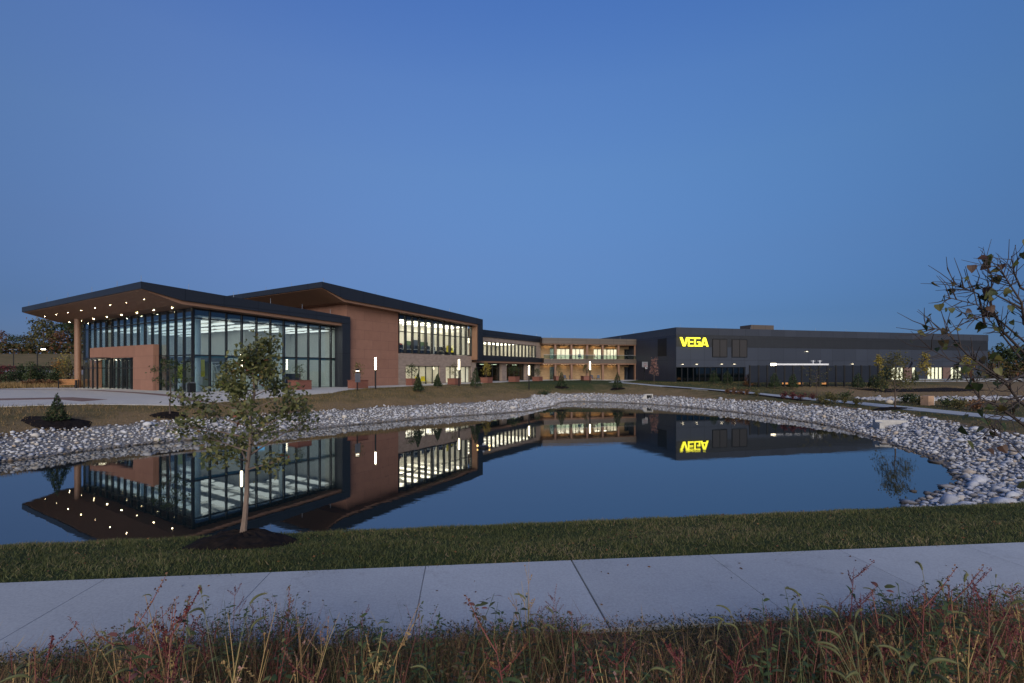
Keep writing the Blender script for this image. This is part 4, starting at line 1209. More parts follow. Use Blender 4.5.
for i, (px, Y, h, rb, lb, mt) in enumerate([(714, 76, 2.3, .85, 'round dark conifer before the storefront, left of its pair', 'needle'), (727.5, 75, 2.2, .85, 'round dark conifer before the storefront, right of its pair', 'needle'),
        (749, 70.5, 2.0, .85, 'russet-brown conifer at the left end of the black fence', 'leaf_brown'), (774.5, 67, 2.2, .8, 'dark conifer before the fence under the left canopy end', 'needle'),
        (793, 66, 2.1, .75, 'dark conifer before the fence under the middle of the canopy', 'needle'), (858, 66, 2.2, .85, 'wide dark conifer before the right half of the fence', 'needle'),
        (873.5, 66, 2.0, .8, 'dark conifer next to the right end of the fence', 'needle'), (915, 86, 2.2, .6, 'dark conifer against the narrow lit warehouse window', 'needle'), (957, 85, 2.8, .8, 'dark conifer before the right brick pier of the warehouse', 'needle'),
        (982, 92, 5.0, 1.0, 'tall dark conifer at the far right corner of the warehouse', 'needle'), (881, 64, 2.4, .8, 'dark conifer beside the slim yellow tree', 'needle')]):
    make_conifer('conifer_shrub', lb, at(px, Y), h, rb, 1000, .2, mt, seed=60 + i, group='conifer shrubs before the warehouse', power=.6)

# grasses and low plants along the garden path
rs = np.random.RandomState(5)
pc = [(728, 393.5), (734, 394), (740, 394.5), (746, 395), (757, 396.5), (784, 399), (792, 399.5), (801, 399.5), (812, 399.5), (820, 403), (826, 404), (835, 403.5), (845, 403.5), (856, 405)]
for i, (px, py) in enumerate(pc):
    g = place(px, py)
    mt = 'leaf_red' if 780 < px < 815 else ('leaf_olive' if px > 750 else 'leaf_brown')
    nm = {'leaf_red': 'dark red low shrub on the mulch edge of the garden path', 'leaf_olive': 'tan ornamental grass clump on the near edge of the garden path', 'leaf_brown': 'small russet plant on the mulch where the garden path begins'}[mt]
    make_bush({'leaf_red': 'red_shrub', 'leaf_olive': 'grass_clump', 'leaf_brown': 'russet_plant'}[mt], nm, g, .55 + rs.rand() * .3, .5, 160, .16, mt, {'leaf_red': 'red shrubs along the garden path', 'leaf_olive': 'grass clumps along the garden path', 'leaf_brown': 'russet plants along the garden path'}[mt], seed=90 + i, cat='shrub')
for i, (px, Y, mt, lb) in enumerate([(829, 50, 'leaf_olive', 'yellowish low shrub between the fence and the garden path'), (845, 51, 'leaf_green', 'green low shrub right of the yellowish shrub'),
        (905, 45, 'needle', 'long dark low shrub beside the pink boulder'), (912, 44.5, 'needle', 'dark low shrub between the pink boulder and tan cabinet'), (922, 42.5, 'leaf_olive', 'olive low shrub left of the tan cabinet'),
        (947, 40, 'leaf_green', 'green low shrub right of the tan cabinet'), (958, 38, 'leaf_olive', 'olive grass clump farther right of the tan cabinet'), (975, 36, 'leaf_brown', 'brown low shrub by the path near the swale stones')]):
    make_bush('low_shrub', lb, at(px, Y), .8, .85, 330, .17, mt, 'low shrubs beyond the garden path', seed=110 + i, cat='shrub')
mulch = ribbon_poly('planting_bed', strip([(21.8, 69.5), (25.8, 64.2), (28.6, 57), (29.2, 48)], 1.0), M['soil'], .055, .8)
ribbon_poly('fence_bed', strip([(46.5, 63), (56, 64), (62, 66)], 5), M['soil'], .05, 1.0)

# left garden beyond the plaza
LG = [(0, 73, 'leaf_red', 2.6, 1.6, 'maroon bush at the far left edge of the garden'), (9.5, 70, 'needle', 2.2, 1.5, 'dark round bush left of the three tall garden shrubs'), (21.5, 76, 'leaf_green', 2.9, 1.1, 'upright green shrub, first of the row beyond the plaza'),
      (30, 70, 'leaf_green', 3.0, 1.2, 'olive-green shrub in the middle of the garden row'), (37.5, 78, 'needle', 2.6, 1.2, 'dark bush under the garden lamp'), (46.5, 72, 'needle', 3.0, 1.6, 'large dark bush left of the orange bush'),
      (56.5, 80, 'leaf_orange', 4.0, 1.3, 'glowing orange bush in the garden beyond the plaza'), (68, 72, 'leaf_olive', 3.9, 2.0, 'big pale olive bush beside the wooden column'), (55, 66, 'needle', 2.4, .9, 'dark green shrub behind the wooden bench'),
      (66, 92, 'leaf_yellow', 4.2, 1.5, 'yellowing small tree above the pale olive bush')]
for i, (px, Y, mt, h, rb, lb) in enumerate(LG):
    make_bush('garden_bush', lb, at(px, Y), h, rb, 850, .24, mt, 'bushes beyond the entrance plaza', seed=130 + i)
for i, (px, lb) in enumerate([(13.5, 'pointed red shrub farther left behind the garden bushes'), (37.3, 'pointed red shrub at the foot of the garden lamp')]):
    make_conifer('red_shrub', lb, at(px, 88), 2.6, .9, 600, .25, 'leaf_red', 'pointed red shrubs in the garden', seed=150 + i)
for i, px in enumerate([26, 32, 38, 44, 50, 57]):
    make_bush('grass_clump', 'tan grass clump at the far edge of the entrance plaza', at(px, 58 + (i % 2)), .8, .8, 260, .22, 'leaf_olive' if i % 2 else 'leaf_brown', 'grass clumps at the plaza edge', seed=160 + i, cat='shrub')

# woods on the hill and beyond
rs = np.random.RandomState(31)
def wood_tree(X, Y, H, mt, seed, lb, group, n=700):
    return make_tree('wood_tree', lb, 'tree', (X, Y, tz(X, Y) - .1), H, H * .022, H * .34, cb=.1, nl=n, ls=H * .075, mat=mt, limbs=14, seed=seed, group=group, spread=.2)
kinds = ['wood_far', 'wood_far', 'leaf_olive', 'wood_far', 'leaf_brown', 'leaf_green']
hillpx = [(-70, 8), (-48, 9), (-28, 8), (-10, 7.5), (2, 8.5), (13, 7), (24, 8.5), (33, 7), (44, 12.5), (52, 9), (60, 8.5), (68, 13.5), (76, 14), (86, 13), (96, 12)]
for i, (px, H) in enumerate(hillpx):
    Y = 152 + rs.uniform(-6, 10)
    X = (px - 512) / FPX * Y
    wood_tree(X, Y, H * .8, kinds[i % 6], 200 + i, 'autumn tree in the wood along the hilltop left of the lobby', 'trees of the hilltop wood')
for i, (px, H, lb) in enumerate([(43, 11.5, 'open flat-topped tree rising highest above the hilltop wood'), (74, 13, 'broad olive tree rising behind the wooden column')]):
    make_tree('tall_tree', lb, 'tree', ((px - 512) / FPX * 158, 158, 8.9), H, .3, H * .32, cb=.45, nl=620, ls=.7, mat=['wood_far', 'leaf_olive'][i], limbs=15, seed=230 + i, spread=.13, prof=lambda t: .4 + .6 * t)
for i in range(17):                       # the same wood, running on to the left
    X = -190 - i * 13 + rs.uniform(-4, 4); Y = 140 - i * 4 + rs.uniform(-8, 8)
    wood_tree(X, Y, rs.uniform(8, 13), kinds[i % 6], 260 + i, 'autumn tree in the wood along the hilltop left of the lobby', 'trees of the hilltop wood', 380)
for i, (px, Y, H) in enumerate([(990, 118, 6.5), (999, 122, 8.5), (1008, 120, 7.5), (1016, 124, 8.5), (1026, 118, 8), (1038, 122, 9), (1052, 118, 8)]):
    X = (px - 512) / FPX * Y
    wood_tree(X, Y, H, ['wood_far', 'needle', 'leaf_green'][i % 3], 300 + i, 'dark tree in the screen beyond the right end of the warehouse', 'trees beyond the warehouse')
hx = nr.uniform(-260, -112, 5200); hy = 147 + nr.normal(0, 2.5, 5200)
C = np.stack([hx, hy, terrain(hx, hy) + nr.uniform(0, 3.0, 5200) ** 1], 1)
tag(leaves('hedgerow', C, 1.1, M['wood_far']), 'dark hedge undergrowth at the foot of the hilltop wood', 'hedgerow', kind='stuff')
hx = nr.uniform(104, 175, 3000); hy = 116 + nr.normal(0, 2, 3000)
C = np.stack([hx, hy, terrain(hx, hy) + nr.uniform(0, 4.2, 3000)], 1)
tag(leaves('thicket', C, .9, M['wood_far']), 'dark thicket at the foot of the trees beyond the warehouse', 'thicket', kind='stuff')

# ------------------------------------------------------------------ lamps
lp0 = thing('lamp_post', '', 'lamp post', (0, 0, 0), 0, 'glowing column lamps along the walk')
MB().cyl(0, 0, 0, 2.05, .085, 12).cyl(0, 0, -.05, .03, .16, 12).build('post', M['blackmetal'], lp0)
MB().cyl(0, 0, 2.052, 3.30, .09, 14).build('lamp_head', M['lamp'], lp0, smooth=False)
MB().cyl(0, 0, 3.302, 3.36, .12, 14).build('cap', M['blackmetal'], lp0)
LPS = [(241.5, 41.5, 'glowing column lamp seen behind the oak sapling'), (375.5, 51, 'glowing column lamp before the brown panel wall of the office building'), (459, 60.5, 'glowing column lamp before the ground-floor office windows'),
       (529, 68.5, 'glowing column lamp before the dark framed link building'), (590, 76.5, 'glowing column lamp before the balcony building')]
for i, (px, Y, lb) in enumerate(LPS):
    o = lp0 if i == 0 else copy_tree(lp0)
    o.location = at(px, Y)
    if i == 0: o.location.z += .04
    if i == 4: o.location.z = max(o.location.z, 1.75)
    o['label'] = lb
gl0 = thing('garden_lamp', 'tall dark garden lamp with a lit arm on the hillside by the red shrub', 'street lamp', at(37.3, 96), 0)
MB().cyl(0, 0, -.1, 5.2, .09, 8).build('pole', M['blackmetal'], gl0)
MB().box(-.1, 1.5, -.06, .06, 5.1, 5.2).build('arm', M['blackmetal'], gl0)
MB().box(.9, 1.5, -.18, .18, 4.93, 5.09).build('lamp_head', M['lamp'], gl0)
gl1 = thing('twin_lamp', 'unlit dark twin-headed lamp on the hillside by the left red shrub', 'street lamp', at(13.5, 100), 0)
MB().cyl(0, 0, -.1, 4.6, .08, 8).build('pole', M['blackmetal'], gl1)
for s in (-1, 1): MB().box(s * .55 - .3, s * .55 + .3, -.15, .15, 4.6, 4.75).build('lamp_head', M['board'], gl1)

# hooded path sign by the brown wall
sgp = thing('path_sign', 'dark grey upright board under a small hooded warm lamp by the lobby wing wall', 'sign', at(357.2, 48.6), UA)
MB().cyl(0, 0, -.05, 2.1, .06, 8).build('post', M['blackmetal'], sgp)
MB().box(-.32, .32, -.09, -.062, .85, 1.78).build('board', M['board'], sgp)
hd = MB().tube([(0, -.05, 2.02), (0, -.05, 2.13), (0, -.05, 2.22)], [.30, .2, .05], 12).build('hood', M['blackmetal'], sgp)
MB().cyl(0, -.05, 1.96, 2.018, .17, 12).build('bulb', M['walllight'], hd)

# ------------------------------------------------------------------ planters with their plants
PLN = [(300, 48.5, 1.55, .85, 'wide terracotta planter outside the last lobby panes', 'sparse green shrub growing from the planter outside the lobby panes'),
       (358, 52.0, 1.5, .8, 'terracotta planter behind the hooded path sign', 'wispy shrub in the planter behind the hooded path sign'),
       (411.5, 61.5, 1.0, .8, 'deep red planter at the left edge of the office windows', 'small dark green tree in the deep red planter'),
       (454.3, 65.5, 1.3, .75, 'terracotta planter between the office window and the lamp', 'airy small tree in the planter behind the office lamp'),
       (486.5, 74, 1.35, .75, 'terracotta planter at the corner where the link building begins', 'yellow-green tall shrub in the planter where the link building begins'),
       (514, 80, 1.35, .8, 'terracotta planter before the middle dark glass of the link building', 'round green shrub in the middle link planter'),
       (537.5, 85.5, 1.35, .7, 'terracotta planter before the last dark glass of the link building', 'low shrub in the last link planter'),
       (558.5, 91, 1.5, .75, 'terracotta planter before the first balcony column', 'small pale tree in the planter by the first balcony column'),
       (586, 92.5, 1.55, .75, 'terracotta planter behind the balcony lamp', 'leafy small tree in the planter behind the balcony lamp')]
pmats = ['leaf_green', 'leaf_olive', 'leaf_green', 'leaf_olive', 'leaf_yellow', 'leaf_green', 'leaf_green', 'leaf_olive', 'leaf_green']
p0 = thing('planter', '', 'planter', (0, 0, 0), 0, 'terracotta planters along the buildings')
pb = MB()
for (x0, x1, y0, y1) in ((-.5, .5, -.5, -.44), (-.5, .5, .44, .5), (-.5, -.44, -.44, .44), (.44, .5, -.44, .44)):
    for k in range(5): pb.box(x0, x1, y0, y1, k * .2, k * .2 + .192)
pb.box(-.5, .5, -.5, .5, -.06, -.002)
pb.build('box', M['planter'], p0)
rim = MB()
for (x0, x1, y0, y1) in ((-.54, .54, -.54, -.42), (-.54, .54, .42, .54), (-.54, -.42, -.42, .42), (.42, .54, -.42, .42)): rim.box(x0, x1, y0, y1, .994, 1.04)
rim.build('rim', M['planter'], p0)
MB().box(-.438, .438, -.438, .438, .1, .93).build('soil', M['soil'], p0)
for i, (px, Y, wd, h, lb, lb2) in enumerate(PLN):
    o = p0 if i == 0 else copy_tree(p0)
    g = at(px, Y); o.location = (g[0], g[1], g[2] + .1); o.scale = (wd, wd, h); o.rotation_euler = (0, 0, UA if i < 7 else VA)
    o['label'] = lb
    H_ = [1.5, 1.9, 1.9, 2.1, 2.3, 1.7, 1.5, 1.9, 2.3][i]
    make_tree('planter_tree', lb2, 'small tree', (g[0], g[1], g[2] + .1 + h * .93), H_, .035, .62 if i != 5 else .85, cb=.18, nl=[150, 170, 330, 190, 420, 420, 300, 150, 300][i], ls=.17, mat=pmats[i], limbs=11, seed=330 + i, group='small trees in the planters', spread=.24)

# ------------------------------------------------------------------ street furniture
g = at(68.5, 52.5)
bn = thing('bench', 'orange slatted wooden bench with a dark end panel by the wooden column', 'bench', g, R(42))
for i in range(4): MB().box(-.75, .75, .26, .31, .38 + i * .16, .5 + i * .16).build('backrest_slat', M['benchwood'], bn)
for i in range(3): MB().box(-.75, .75, -.25 + i * .17, -.11 + i * .17, .40, .44).build('seat_slat', M['benchwood'], bn)
for s in (-.8, .8): MB().box(s - .045, s + .045, -.3, .34, -.02, .95).build('end_panel', M['blackmetal'], bn)
o = MB().cyl(0, 0, -.03, .88, .10, 14).cyl(0, 0, .882, .93, .115, 14).build('bollard', M['blackmetal']); o.location = at(76.2, 51.5); tag(o, 'short black bollard at the foot of the wooden column', 'bollard')
tb = thing('litter_bin', 'square dark litter bin standing by the lobby glass corner', 'litter bin', (*at(191.5, 42.2)[:2], 2.28), UA)
MB().box(-.24, .24, -.24, .24, 0, .86).build('body', M['blackmetal'], tb)
MB().box(-.27, .27, -.27, .27, .92, .96).box(-.2, .2, -.2, -.17, .861, .919).box(-.2, .2, .17, .2, .861, .919).build('lid', M['board'], tb)

# basketball hoop
bh = thing('basketball_hoop', 'basketball hoop with pale backboard and red rim beside the dark warehouse side', 'basketball hoop', (*at(645, 91)[:2], 2.1), VA + .3)
MB().tube([(.75, .9, -.05), (.75, .9, 1.8), (.3, .3, 2.95), (0, .06, 3.1)], [.075, .075, .06, .05], 8).build('pole', M['blackmetal'], bh)
MB().box(-.75, .75, 0, .05, 2.75, 3.75).build('backboard', M['steel'], bh)
fr = MB()
for q_ in ((-.3, .3, 2.95, 3.0), (-.3, .3, 3.4, 3.45), (-.3, -.25, 3.0, 3.4), (.25, .3, 3.0, 3.4)): fr.box(q_[0], q_[1], -.012, -.002, q_[2], q_[3])
fr.build('target_square', M['redfab'], bh)
rg = MB(); rg.tube([(.28 * math.cos(a), -.32 + .28 * math.sin(a), 2.9) for a in np.linspace(0, 6.283, 17)], .03, 5); rm = rg.build('rim', M['redfab'], bh)
nt_ = MB()
for k in range(10):
    a = k * .628; nt_.tube([(.27 * math.cos(a), -.32 + .27 * math.sin(a), 2.88), (.15 * math.cos(a + .4), -.32 + .15 * math.sin(a + .4), 2.42)], .014, 4)
nt_.build('net', M['whitemetal'], bh)

# concrete outfalls
g = ground(893, 425.5)
hw = thing('outfall_headwall', 'long pale concrete headwall set into the right bank stones', 'headwall', (g[0], g[1], g[2] - .22), -.25)
hw.scale = (.8, .8, .8)
MB().box(-1.3, 1.1, 0, .5, -.2, .72).build('wall', M['concrete'], hw)
MB().box(-1.35, -1.02, -.9, -.003, -.3, .55).build('wing', M['concrete'], hw)
g = ground(649, 398.5)
PO_S = .62
po = thing('pipe_outlet', 'small pale concrete pipe outlet in the far bank stones', 'pipe outlet', (g[0], g[1], g[2] - .05), .1)
MB().prism_y([(-1.7, 0), (-.55, 0), (-.55, 1.0), (-.9, 1.0)], -.2, .6).prism_y([(.55, 0), (.8, 0), (.8, 1.0), (.55, 1.0)], -.2, .6).box(-.548, .548, -.1, .6, .78, 1.0).build('headwall', M['concrete'], po)
MB().tube([(0, -.12, .4), (0, .7, .4)], .36, 16).build('pipe', M['blackmetal'], po)
po.scale = (PO_S,) * 3
g = ground(934, 407)
cb_ = thing('utility_cabinet', 'tan utility cabinet with a paler side standing beside the garden path', 'cabinet', (g[0] + 1.2, g[1] + 2.0, tz(g[0] + 1.2, g[1] + 2.0) - .03), .35)
MB().box(-.45, .33, -.3, .3, 0, .85).build('body', M['cardboard'], cb_)
MB().box(.333, .42, -.27, .27, .03, .82).build('side_panel', M['whitemetal'], cb_)
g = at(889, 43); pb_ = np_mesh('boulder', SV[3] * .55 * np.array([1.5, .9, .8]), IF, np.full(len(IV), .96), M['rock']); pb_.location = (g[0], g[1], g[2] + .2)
tag(pb_, 'pinkish pale boulder behind the tree beside the garden path', 'boulder')

# white guard rail before the warehouse windows
gr = thing('guard_rail', 'long pale guard rail crossing before the lit warehouse windows', 'guard rail', (*at(902, 86)[:2], 1.9), VA - .12)
for zz in (.28, .62): MB().box(0, 38, -.04, .04, zz, zz + .2).build('rail', M['steel'], gr)
for k in range(14): MB().box(k * 2.9 + .1, k * 2.9 + .25, .042, .16, -.3, .9).build('post', M['steel'], gr)

# black fence with slate panels
FX, FY = 34.2, 69.6
fe = thing('fence', 'tall black post fence with slate panels in front of the warehouse', 'fence', (FX, FY, 1.75), .06)
ZB[fe.name] = 1.75
nb = 15; stp = 1.29
for k in range(nb + 1):
    MB().box(k * stp - .1, k * stp + .1, -.09, .09, 1.3, 4.98).build('post', M['blackmetal'], fe)
    if k < nb: MB().box(k * stp + .103, (k + 1) * stp - .103, -.02, .02, 2.5, 4.93).build('panel', M['fencepanel'], fe)
for i, k in enumerate((4.3, 6.0, 8.9)):
    X_, Y_ = FX + k * stp + 1.0, FY + 2.6
    o = thing('lantern', 'low square orange-lit lantern glowing under the %s of the black fence' % ['left half', 'middle', 'right half'][i], 'lantern', (X_, Y_, tz(X_, Y_) - .02), .1)
    MB().box(-.4, .4, -.2, .2, 0, .25).box(-.4, .4, -.2, .2, .72, .78).build('frame', M['blackmetal'], o)
    MB().box(-.36, .36, -.17, .17, .253, .717).build('glow_panel', M['orange'], o)
# white canopy edge
ca = thing('canopy', 'long white canopy beam with two small prongs above the black fence', 'canopy', (*at(776, 72)[:2], 1.75), .06)
ZB[ca.name] = 1.75
MB().box(0, 8.1, -.12, .9, 5.02, 5.26).build('roof_beam', M['whitemetal'], ca)
for xx in (.4, 4.0, 7.6): MB().box(xx - .05, xx + .05, .3, .4, 1.4, 5.018).build('post', M['blackmetal'], ca)
for xx in (5.7, 6.75):
    MB().box(xx - .05, xx + .05, -.1, 0, 5.262, 5.75).box(xx - .35, xx + .35, -.08, -.02, 5.62, 5.66).build('prong', M['whitemetal'], ca)
MB().box(-.75, -.02, -.1, .1, 4.95, 5.3).build('end_lamp', M['walllight'], ca)

# floating fountain head
fl = thing('floating_fountain', 'small dark floating fountain with two amber lamps on the pond', 'fountain', (*at(483.5, 26.8)[:2], 0), 0)
MB().tube([(0, 0, -.08), (0, 0, .07), (0, 0, .13)], [.30, .32, .2], 18).build('float', M['blackmetal'], fl)
MB().cyl(0, 0, .131, .24, .06, 10).build('nozzle', M['steel'], fl)
for s in (-1, 1):
    MB().cyl(s * .33, -.02, .06, .16, .045, 10).build('lamp', M['amber'], fl)

# low kerb walls on the left slope
lw = MB()
for x0, Y, w_, z_ in ((-115, 104, 62, 0), ): lw.box(0, 60, 0, .4, -.4, .75)
o = lw.build('retaining_wall', M['soil']); o.location = (-118, 104, tz(-100, 104)); tag(o, 'low dark timber retaining wall across the far left slope', 'wall')

# ------------------------------------------------------------------ furniture seen through the windows
AW = lambda a, b, z: (*L(a, b), z)
def workstation(loc, lb):
    t = thing('workstation', lb, 'desk', loc, UA, 'desks in the upper office')
    MB().box(-.85, .85, -.4, .4, .72, .76).build('tabletop', M['white'], t)
    MB().box(-.9, .9, .402, .45, .3, 1.35).build('screen_panel', M['greyfab'], t)
    for s in (-.8, .8): MB().box(s - .04, s + .04, -.36, .36, 0, .718).build('leg', M['blackmetal'], t)
    mo = MB().box(-.35, .35, .1, .14, .95, 1.35).box(-.05, .05, .1, .2, .762, .949).build('monitor', M['blackmetal'], t)
for i, a in enumerate((29.7, 31.3, 33.0, 34.6, 36.2, 38.0, 39.6, 42.2)):
    workstation(AW(a, 2.2 + .5 * (i % 2), 6.44), '%s slate desk from the left behind the tall upper office windows' % ORD[i])
def chair(name, loc, rz, mat, lb, grp, s=1.0):
    t = thing(name, lb, 'chair', loc, rz, grp)
    MB().box(-.3, .3, -.3, .3, .38, .5).build('seat', M[mat], t)
    MB().prism_y([(-.3, .5), (.3, .5), (.26, 1.05), (-.26, 1.05)], .22, .32).build('backrest', M[mat], t)
    for x in (-.26, .26):
        for y in (-.26, .26): MB().cyl(x, y, 0, .378, .025, 6).build('leg', M['blackmetal'], t)
    t.scale = (s,) * 3
    return t
chair('armchair', AW(40.6, 1.6, 6.44), UA + .4, 'yellow', 'bright yellow high armchair behind the tall upper office windows', 'yellow chairs', 1.5)
chair('armchair', AW(34.2, 2.2, 2.24), UA + .3, 'yellow', 'yellow chair behind the left ground-floor office window, left of its pair', 'yellow chairs', 1.1)
chair('armchair', AW(35.6, 2.4, 2.24), UA - .3, 'yellow', 'yellow chair behind the left ground-floor office window, right of its pair', 'yellow chairs', 1.1)
chair('office_chair', AW(31.9, 3.6, 6.44), UA + 2, 'redfab', 'dark red chair standing higher behind the left upper office desks', 'red office chairs', 1.5)
chair('office_chair', AW(32.9, 3.8, 6.44), UA + 1.2, 'redfab', 'dark red chair just right of the other red chair in the upper office', 'red office chairs', 1.5)
pn = MB().box(-.5, .5, -.05, .05, 0, 2.3).build('room_divider', M['greyfab']); pn.location = AW(36.0, 4.5, 6.44); pn.rotation_euler.z = UA; tag(pn, 'dark slate display panel in the middle of the upper office', 'panel')
for i, (a, b, h, lb) in enumerate([(5.5, 6.4, 2.6, 'yellow display stand behind the lobby front glass nearest its corner'), (6.3, 8.5, 1.6, 'yellow display stand lower beside the portal return'), (6.8, 5.0, 3.0, 'tall yellow display stand behind the sapling by the lobby'), (8.0, 3.6, 1.0, 'small yellow stool-high stand behind the lobby side glass')]):
    t = thing('display_stand', lb, 'display stand', AW(a, b, 2.3), UA + .2 * i, 'yellow display stands in the lobby')
    MB().box(-.35, .35, -.12, .12, h * .45, h).build('panel', M['yellow'], t); MB().box(-.1, .1, -.1, .1, 0, h * .45 - .002).build('stand', M['white'], t)
ls_ = thing('lattice_screen', 'white lattice sculpture screen behind the lobby side glass', 'screen', AW(8.4, 4.6, 2.3), UA + .5)
lm = MB(); r5 = random.Random(4)
for k in range(16):
    x0, x1 = r5.uniform(-1.2, 1.2), r5.uniform(-1.2, 1.2); z0, z1 = r5.uniform(0, 2.7), r5.uniform(0, 2.7)
    lm.tube([(x0, r5.uniform(-.06, .06), z0), (x1, r5.uniform(-.06, .06), z1)], .05, 5)
for x0, x1, z0, z1 in ((-1.25, -1.15, 0, 2.8), (1.15, 1.25, 0, 2.8), (-1.149, 1.149, 0, .1), (-1.149, 1.149, 2.7, 2.8)): lm.box(x0, x1, -.05, .05, z0, z1)
lm.build('lattice', M['white'], ls_)
rd = thing('reception_desk', 'white reception desk with a blue screen inside the lobby', 'desk', AW(12.2, 4.0, 2.3), UA)
MB().box(-1.4, 1.4, -.4, .4, 0, 1.05).build('counter', M['white'], rd); MB().box(-.4, .4, -.05, .05, 1.3, 1.9).build('screen', M['screen'], rd); MB().box(-.05, .05, -.03, .03, 1.052, 1.298).build('stand', M['blackmetal'], rd)
sf = thing('sofa', 'dark blue high-backed sofa behind the right lobby panes', 'sofa', AW(15.6, 3.2, 2.3), UA)
MB().box(-1, 1, -.4, .4, 0, .5).build('seat', M['greyfab'], sf); MB().box(-1, 1, .402, .6, 0, 1.6).build('backrest', M['greyfab'], sf)
for i, px in enumerate((565, 571, 592.5, 598)):
    p_ = (pxv(px, DY + 1.2))
    chair('terrace_chair', (*W(p_, DY + 1.2), 2.22), VA + i, 'greyfab', ['dark terrace chair left of the second balcony column', 'dark terrace chair under the second balcony column', 'dark terrace chair right of the balcony lamp', 'dark terrace chair farthest right on the lower terrace'][i], 'dark terrace chairs')
for i, px in enumerate((580, 596)):
    p_ = pxv(px, DY + 1.6); chair('balcony_chair', (*W(p_, DY + 1.6), 6.51), VA + i, 'greyfab' if i == 0 else 'redfab', ['grey chair on the upper balcony between its middle columns', 'red-brown chair on the upper balcony before the bright windows'][i], 'balcony chairs')

# ------------------------------------------------------------------ leaning near tree at the right edge
rs = np.random.RandomState(77)
TB = Vector((2.72, 2.3, 2.04))
rt_ = thing('redbud_tree', 'half-bare tree with heart-shaped leaves reaching in from the right edge', 'tree', TB, 0)
def wp(px, py, Y): return Vector(((px - 512) / FPX * Y, Y, CAMZ - (py - HOR) / FPX * Y)) - TB
tr = MB()
tr.tube([(0, 0, -.05), (.02, .02, .7), (-.02, .03, 1.4), (.05, .0, 2.2), (.0, -.05, 3.0)], [.055, .045, .04, .03, .012], 9)
limbs_ = [[(1080, 470, 2.3), (1024, 362, 2.25), (1004, 333, 2.2), (991, 302, 2.2), (984, 276, 2.15), (980, 256, 2.15)],
          [(1085, 430, 2.3), (1024, 378, 2.2), (1008, 378, 2.15), (991, 366, 2.1), (967, 352, 2.1), (945, 333, 2.05), (924, 324, 2.0)],
          [(1085, 460, 2.35), (1022, 397, 2.4), (1008, 385, 2.4), (985, 372, 2.35), (955, 358, 2.3), (926, 350, 2.3)],
          [(1085, 480, 2.2), (1020, 418, 2.1), (1002, 405, 2.05), (985, 397, 2.0), (962, 376, 2.0)],
          [(1085, 360, 2.2), (1024, 322, 2.1), (1014, 300, 2.1), (1006, 277, 2.1), (998, 258, 2.1)],
          [(1085, 330, 2.4), (1030, 290, 2.4), (1018, 272, 2.35), (1012, 256, 2.3)],
          [(1024, 345, 2.25), (1000, 322, 2.2), (976, 306, 2.15), (951, 296, 2.1)],
          [(991, 318, 2.2), (978, 298, 2.2), (963, 284, 2.2), (952, 281, 2.2)],
          [(1085, 520, 2.0), (1015, 440, 2.0), (990, 433, 2.0)],
          [(1024, 352, 2.2), (1005, 338, 2.2), (985, 318, 2.15), (968, 314, 2.15)], [(1024, 310, 2.2), (1000, 296, 2.2), (972, 285, 2.15)], [(1030, 395, 2.1), (1012, 402, 2.1), (985, 428, 2.05)]]
ends = []
for k, lm_ in enumerate(limbs_):
    P = [wp(*q_) for q_ in lm_]
    if k not in (6, 7, 9, 10): P = [Vector((0, 0, max(.5, P[0].z - .35)))] + P
    P = [p + Vector(rs.normal(size=3)) * .012 for p in P]
    r0 = .0095 if k < 6 else .005
    n_ = len(P)
    tr.tube(P, [max(.0016, r0 * (1 - .9 * i / (n_ - 1))) for i in range(n_)], 6)
    for i in range(1, n_ - 1):
        for s in range(9):
            f = rs.uniform(0, 1); b = P[i].lerp(P[i + 1], f)
            dr = (P[i + 1] - P[i]).normalized()
            sd_ = Vector((rs.normal(), rs.normal() * .7, rs.normal() + .3)); sd_ = (sd_ - dr * sd_.dot(dr)).normalized()
            ln = rs.uniform(.05, .15)
            e = b + (dr * .8 + sd_ * .7).normalized() * ln
            m_ = b.lerp(e, .5) + Vector(rs.normal(size=3)) * .008
            tr.tube([b, m_, e], [.0022, .0016, .0009], 4)
            ends += [e, m_]
    ends += [P[-1], P[-1]]
tr.build('trunk', M['twig'], rt_)
M['leaf_near'] = tonemat('redbud_leaf', [(0, (.02, .035, .012)), (.45, (.05, .065, .018)), (.68, (.11, .10, .025)), (.82, (.075, .035, .02)), (1, (.04, .022, .016))], .55, .4, .3)
fol = MB()
def heart(mb, c, size, rs, tone):
    d = Vector((rs.normal() * .6, rs.normal() * .6, -1 + rs.normal() * .5)).normalized()
    s = d.cross(Vector(rs.normal(size=3))).normalized(); n_ = d.cross(s)
    prof = [(0, 0), (.06, .28), (-.02, .45), (.22, .52), (.5, .42), (.78, .2), (1.0, 0)]
    cup = rs.uniform(.1, .35)
    ctr = [(p[0] * .98 + (.08 if i == 0 else 0)) for i, p in enumerate(prof)]
    v, f = [], []
    for i, (l, w_) in enumerate(prof):
        bend = -.18 * l * l
        v.append(c + (d * l + n_ * bend) * size)
        v.append(c + (d * l + s * w_ + n_ * (bend + cup * w_)) * size)
        v.append(c + (d * l - s * w_ + n_ * (bend + cup * w_)) * size)
    for i in range(len(prof) - 1):
        a, b = 3 * i, 3 * (i + 1)
        f += [(a, b, b + 1, a + 1), (a, a + 2, b + 2, b)]
    mb.add(v, f, tone)
for e in ends:
    if rs.rand() < (.27 if (e + TB).z < 4.58 else .12):
        heart(fol, e, rs.uniform(.016, .042), rs, float(np.clip(rs.beta(1.2, 1.3), 0, 1)))
fol.build('crown', M['leaf_near'], rt_)

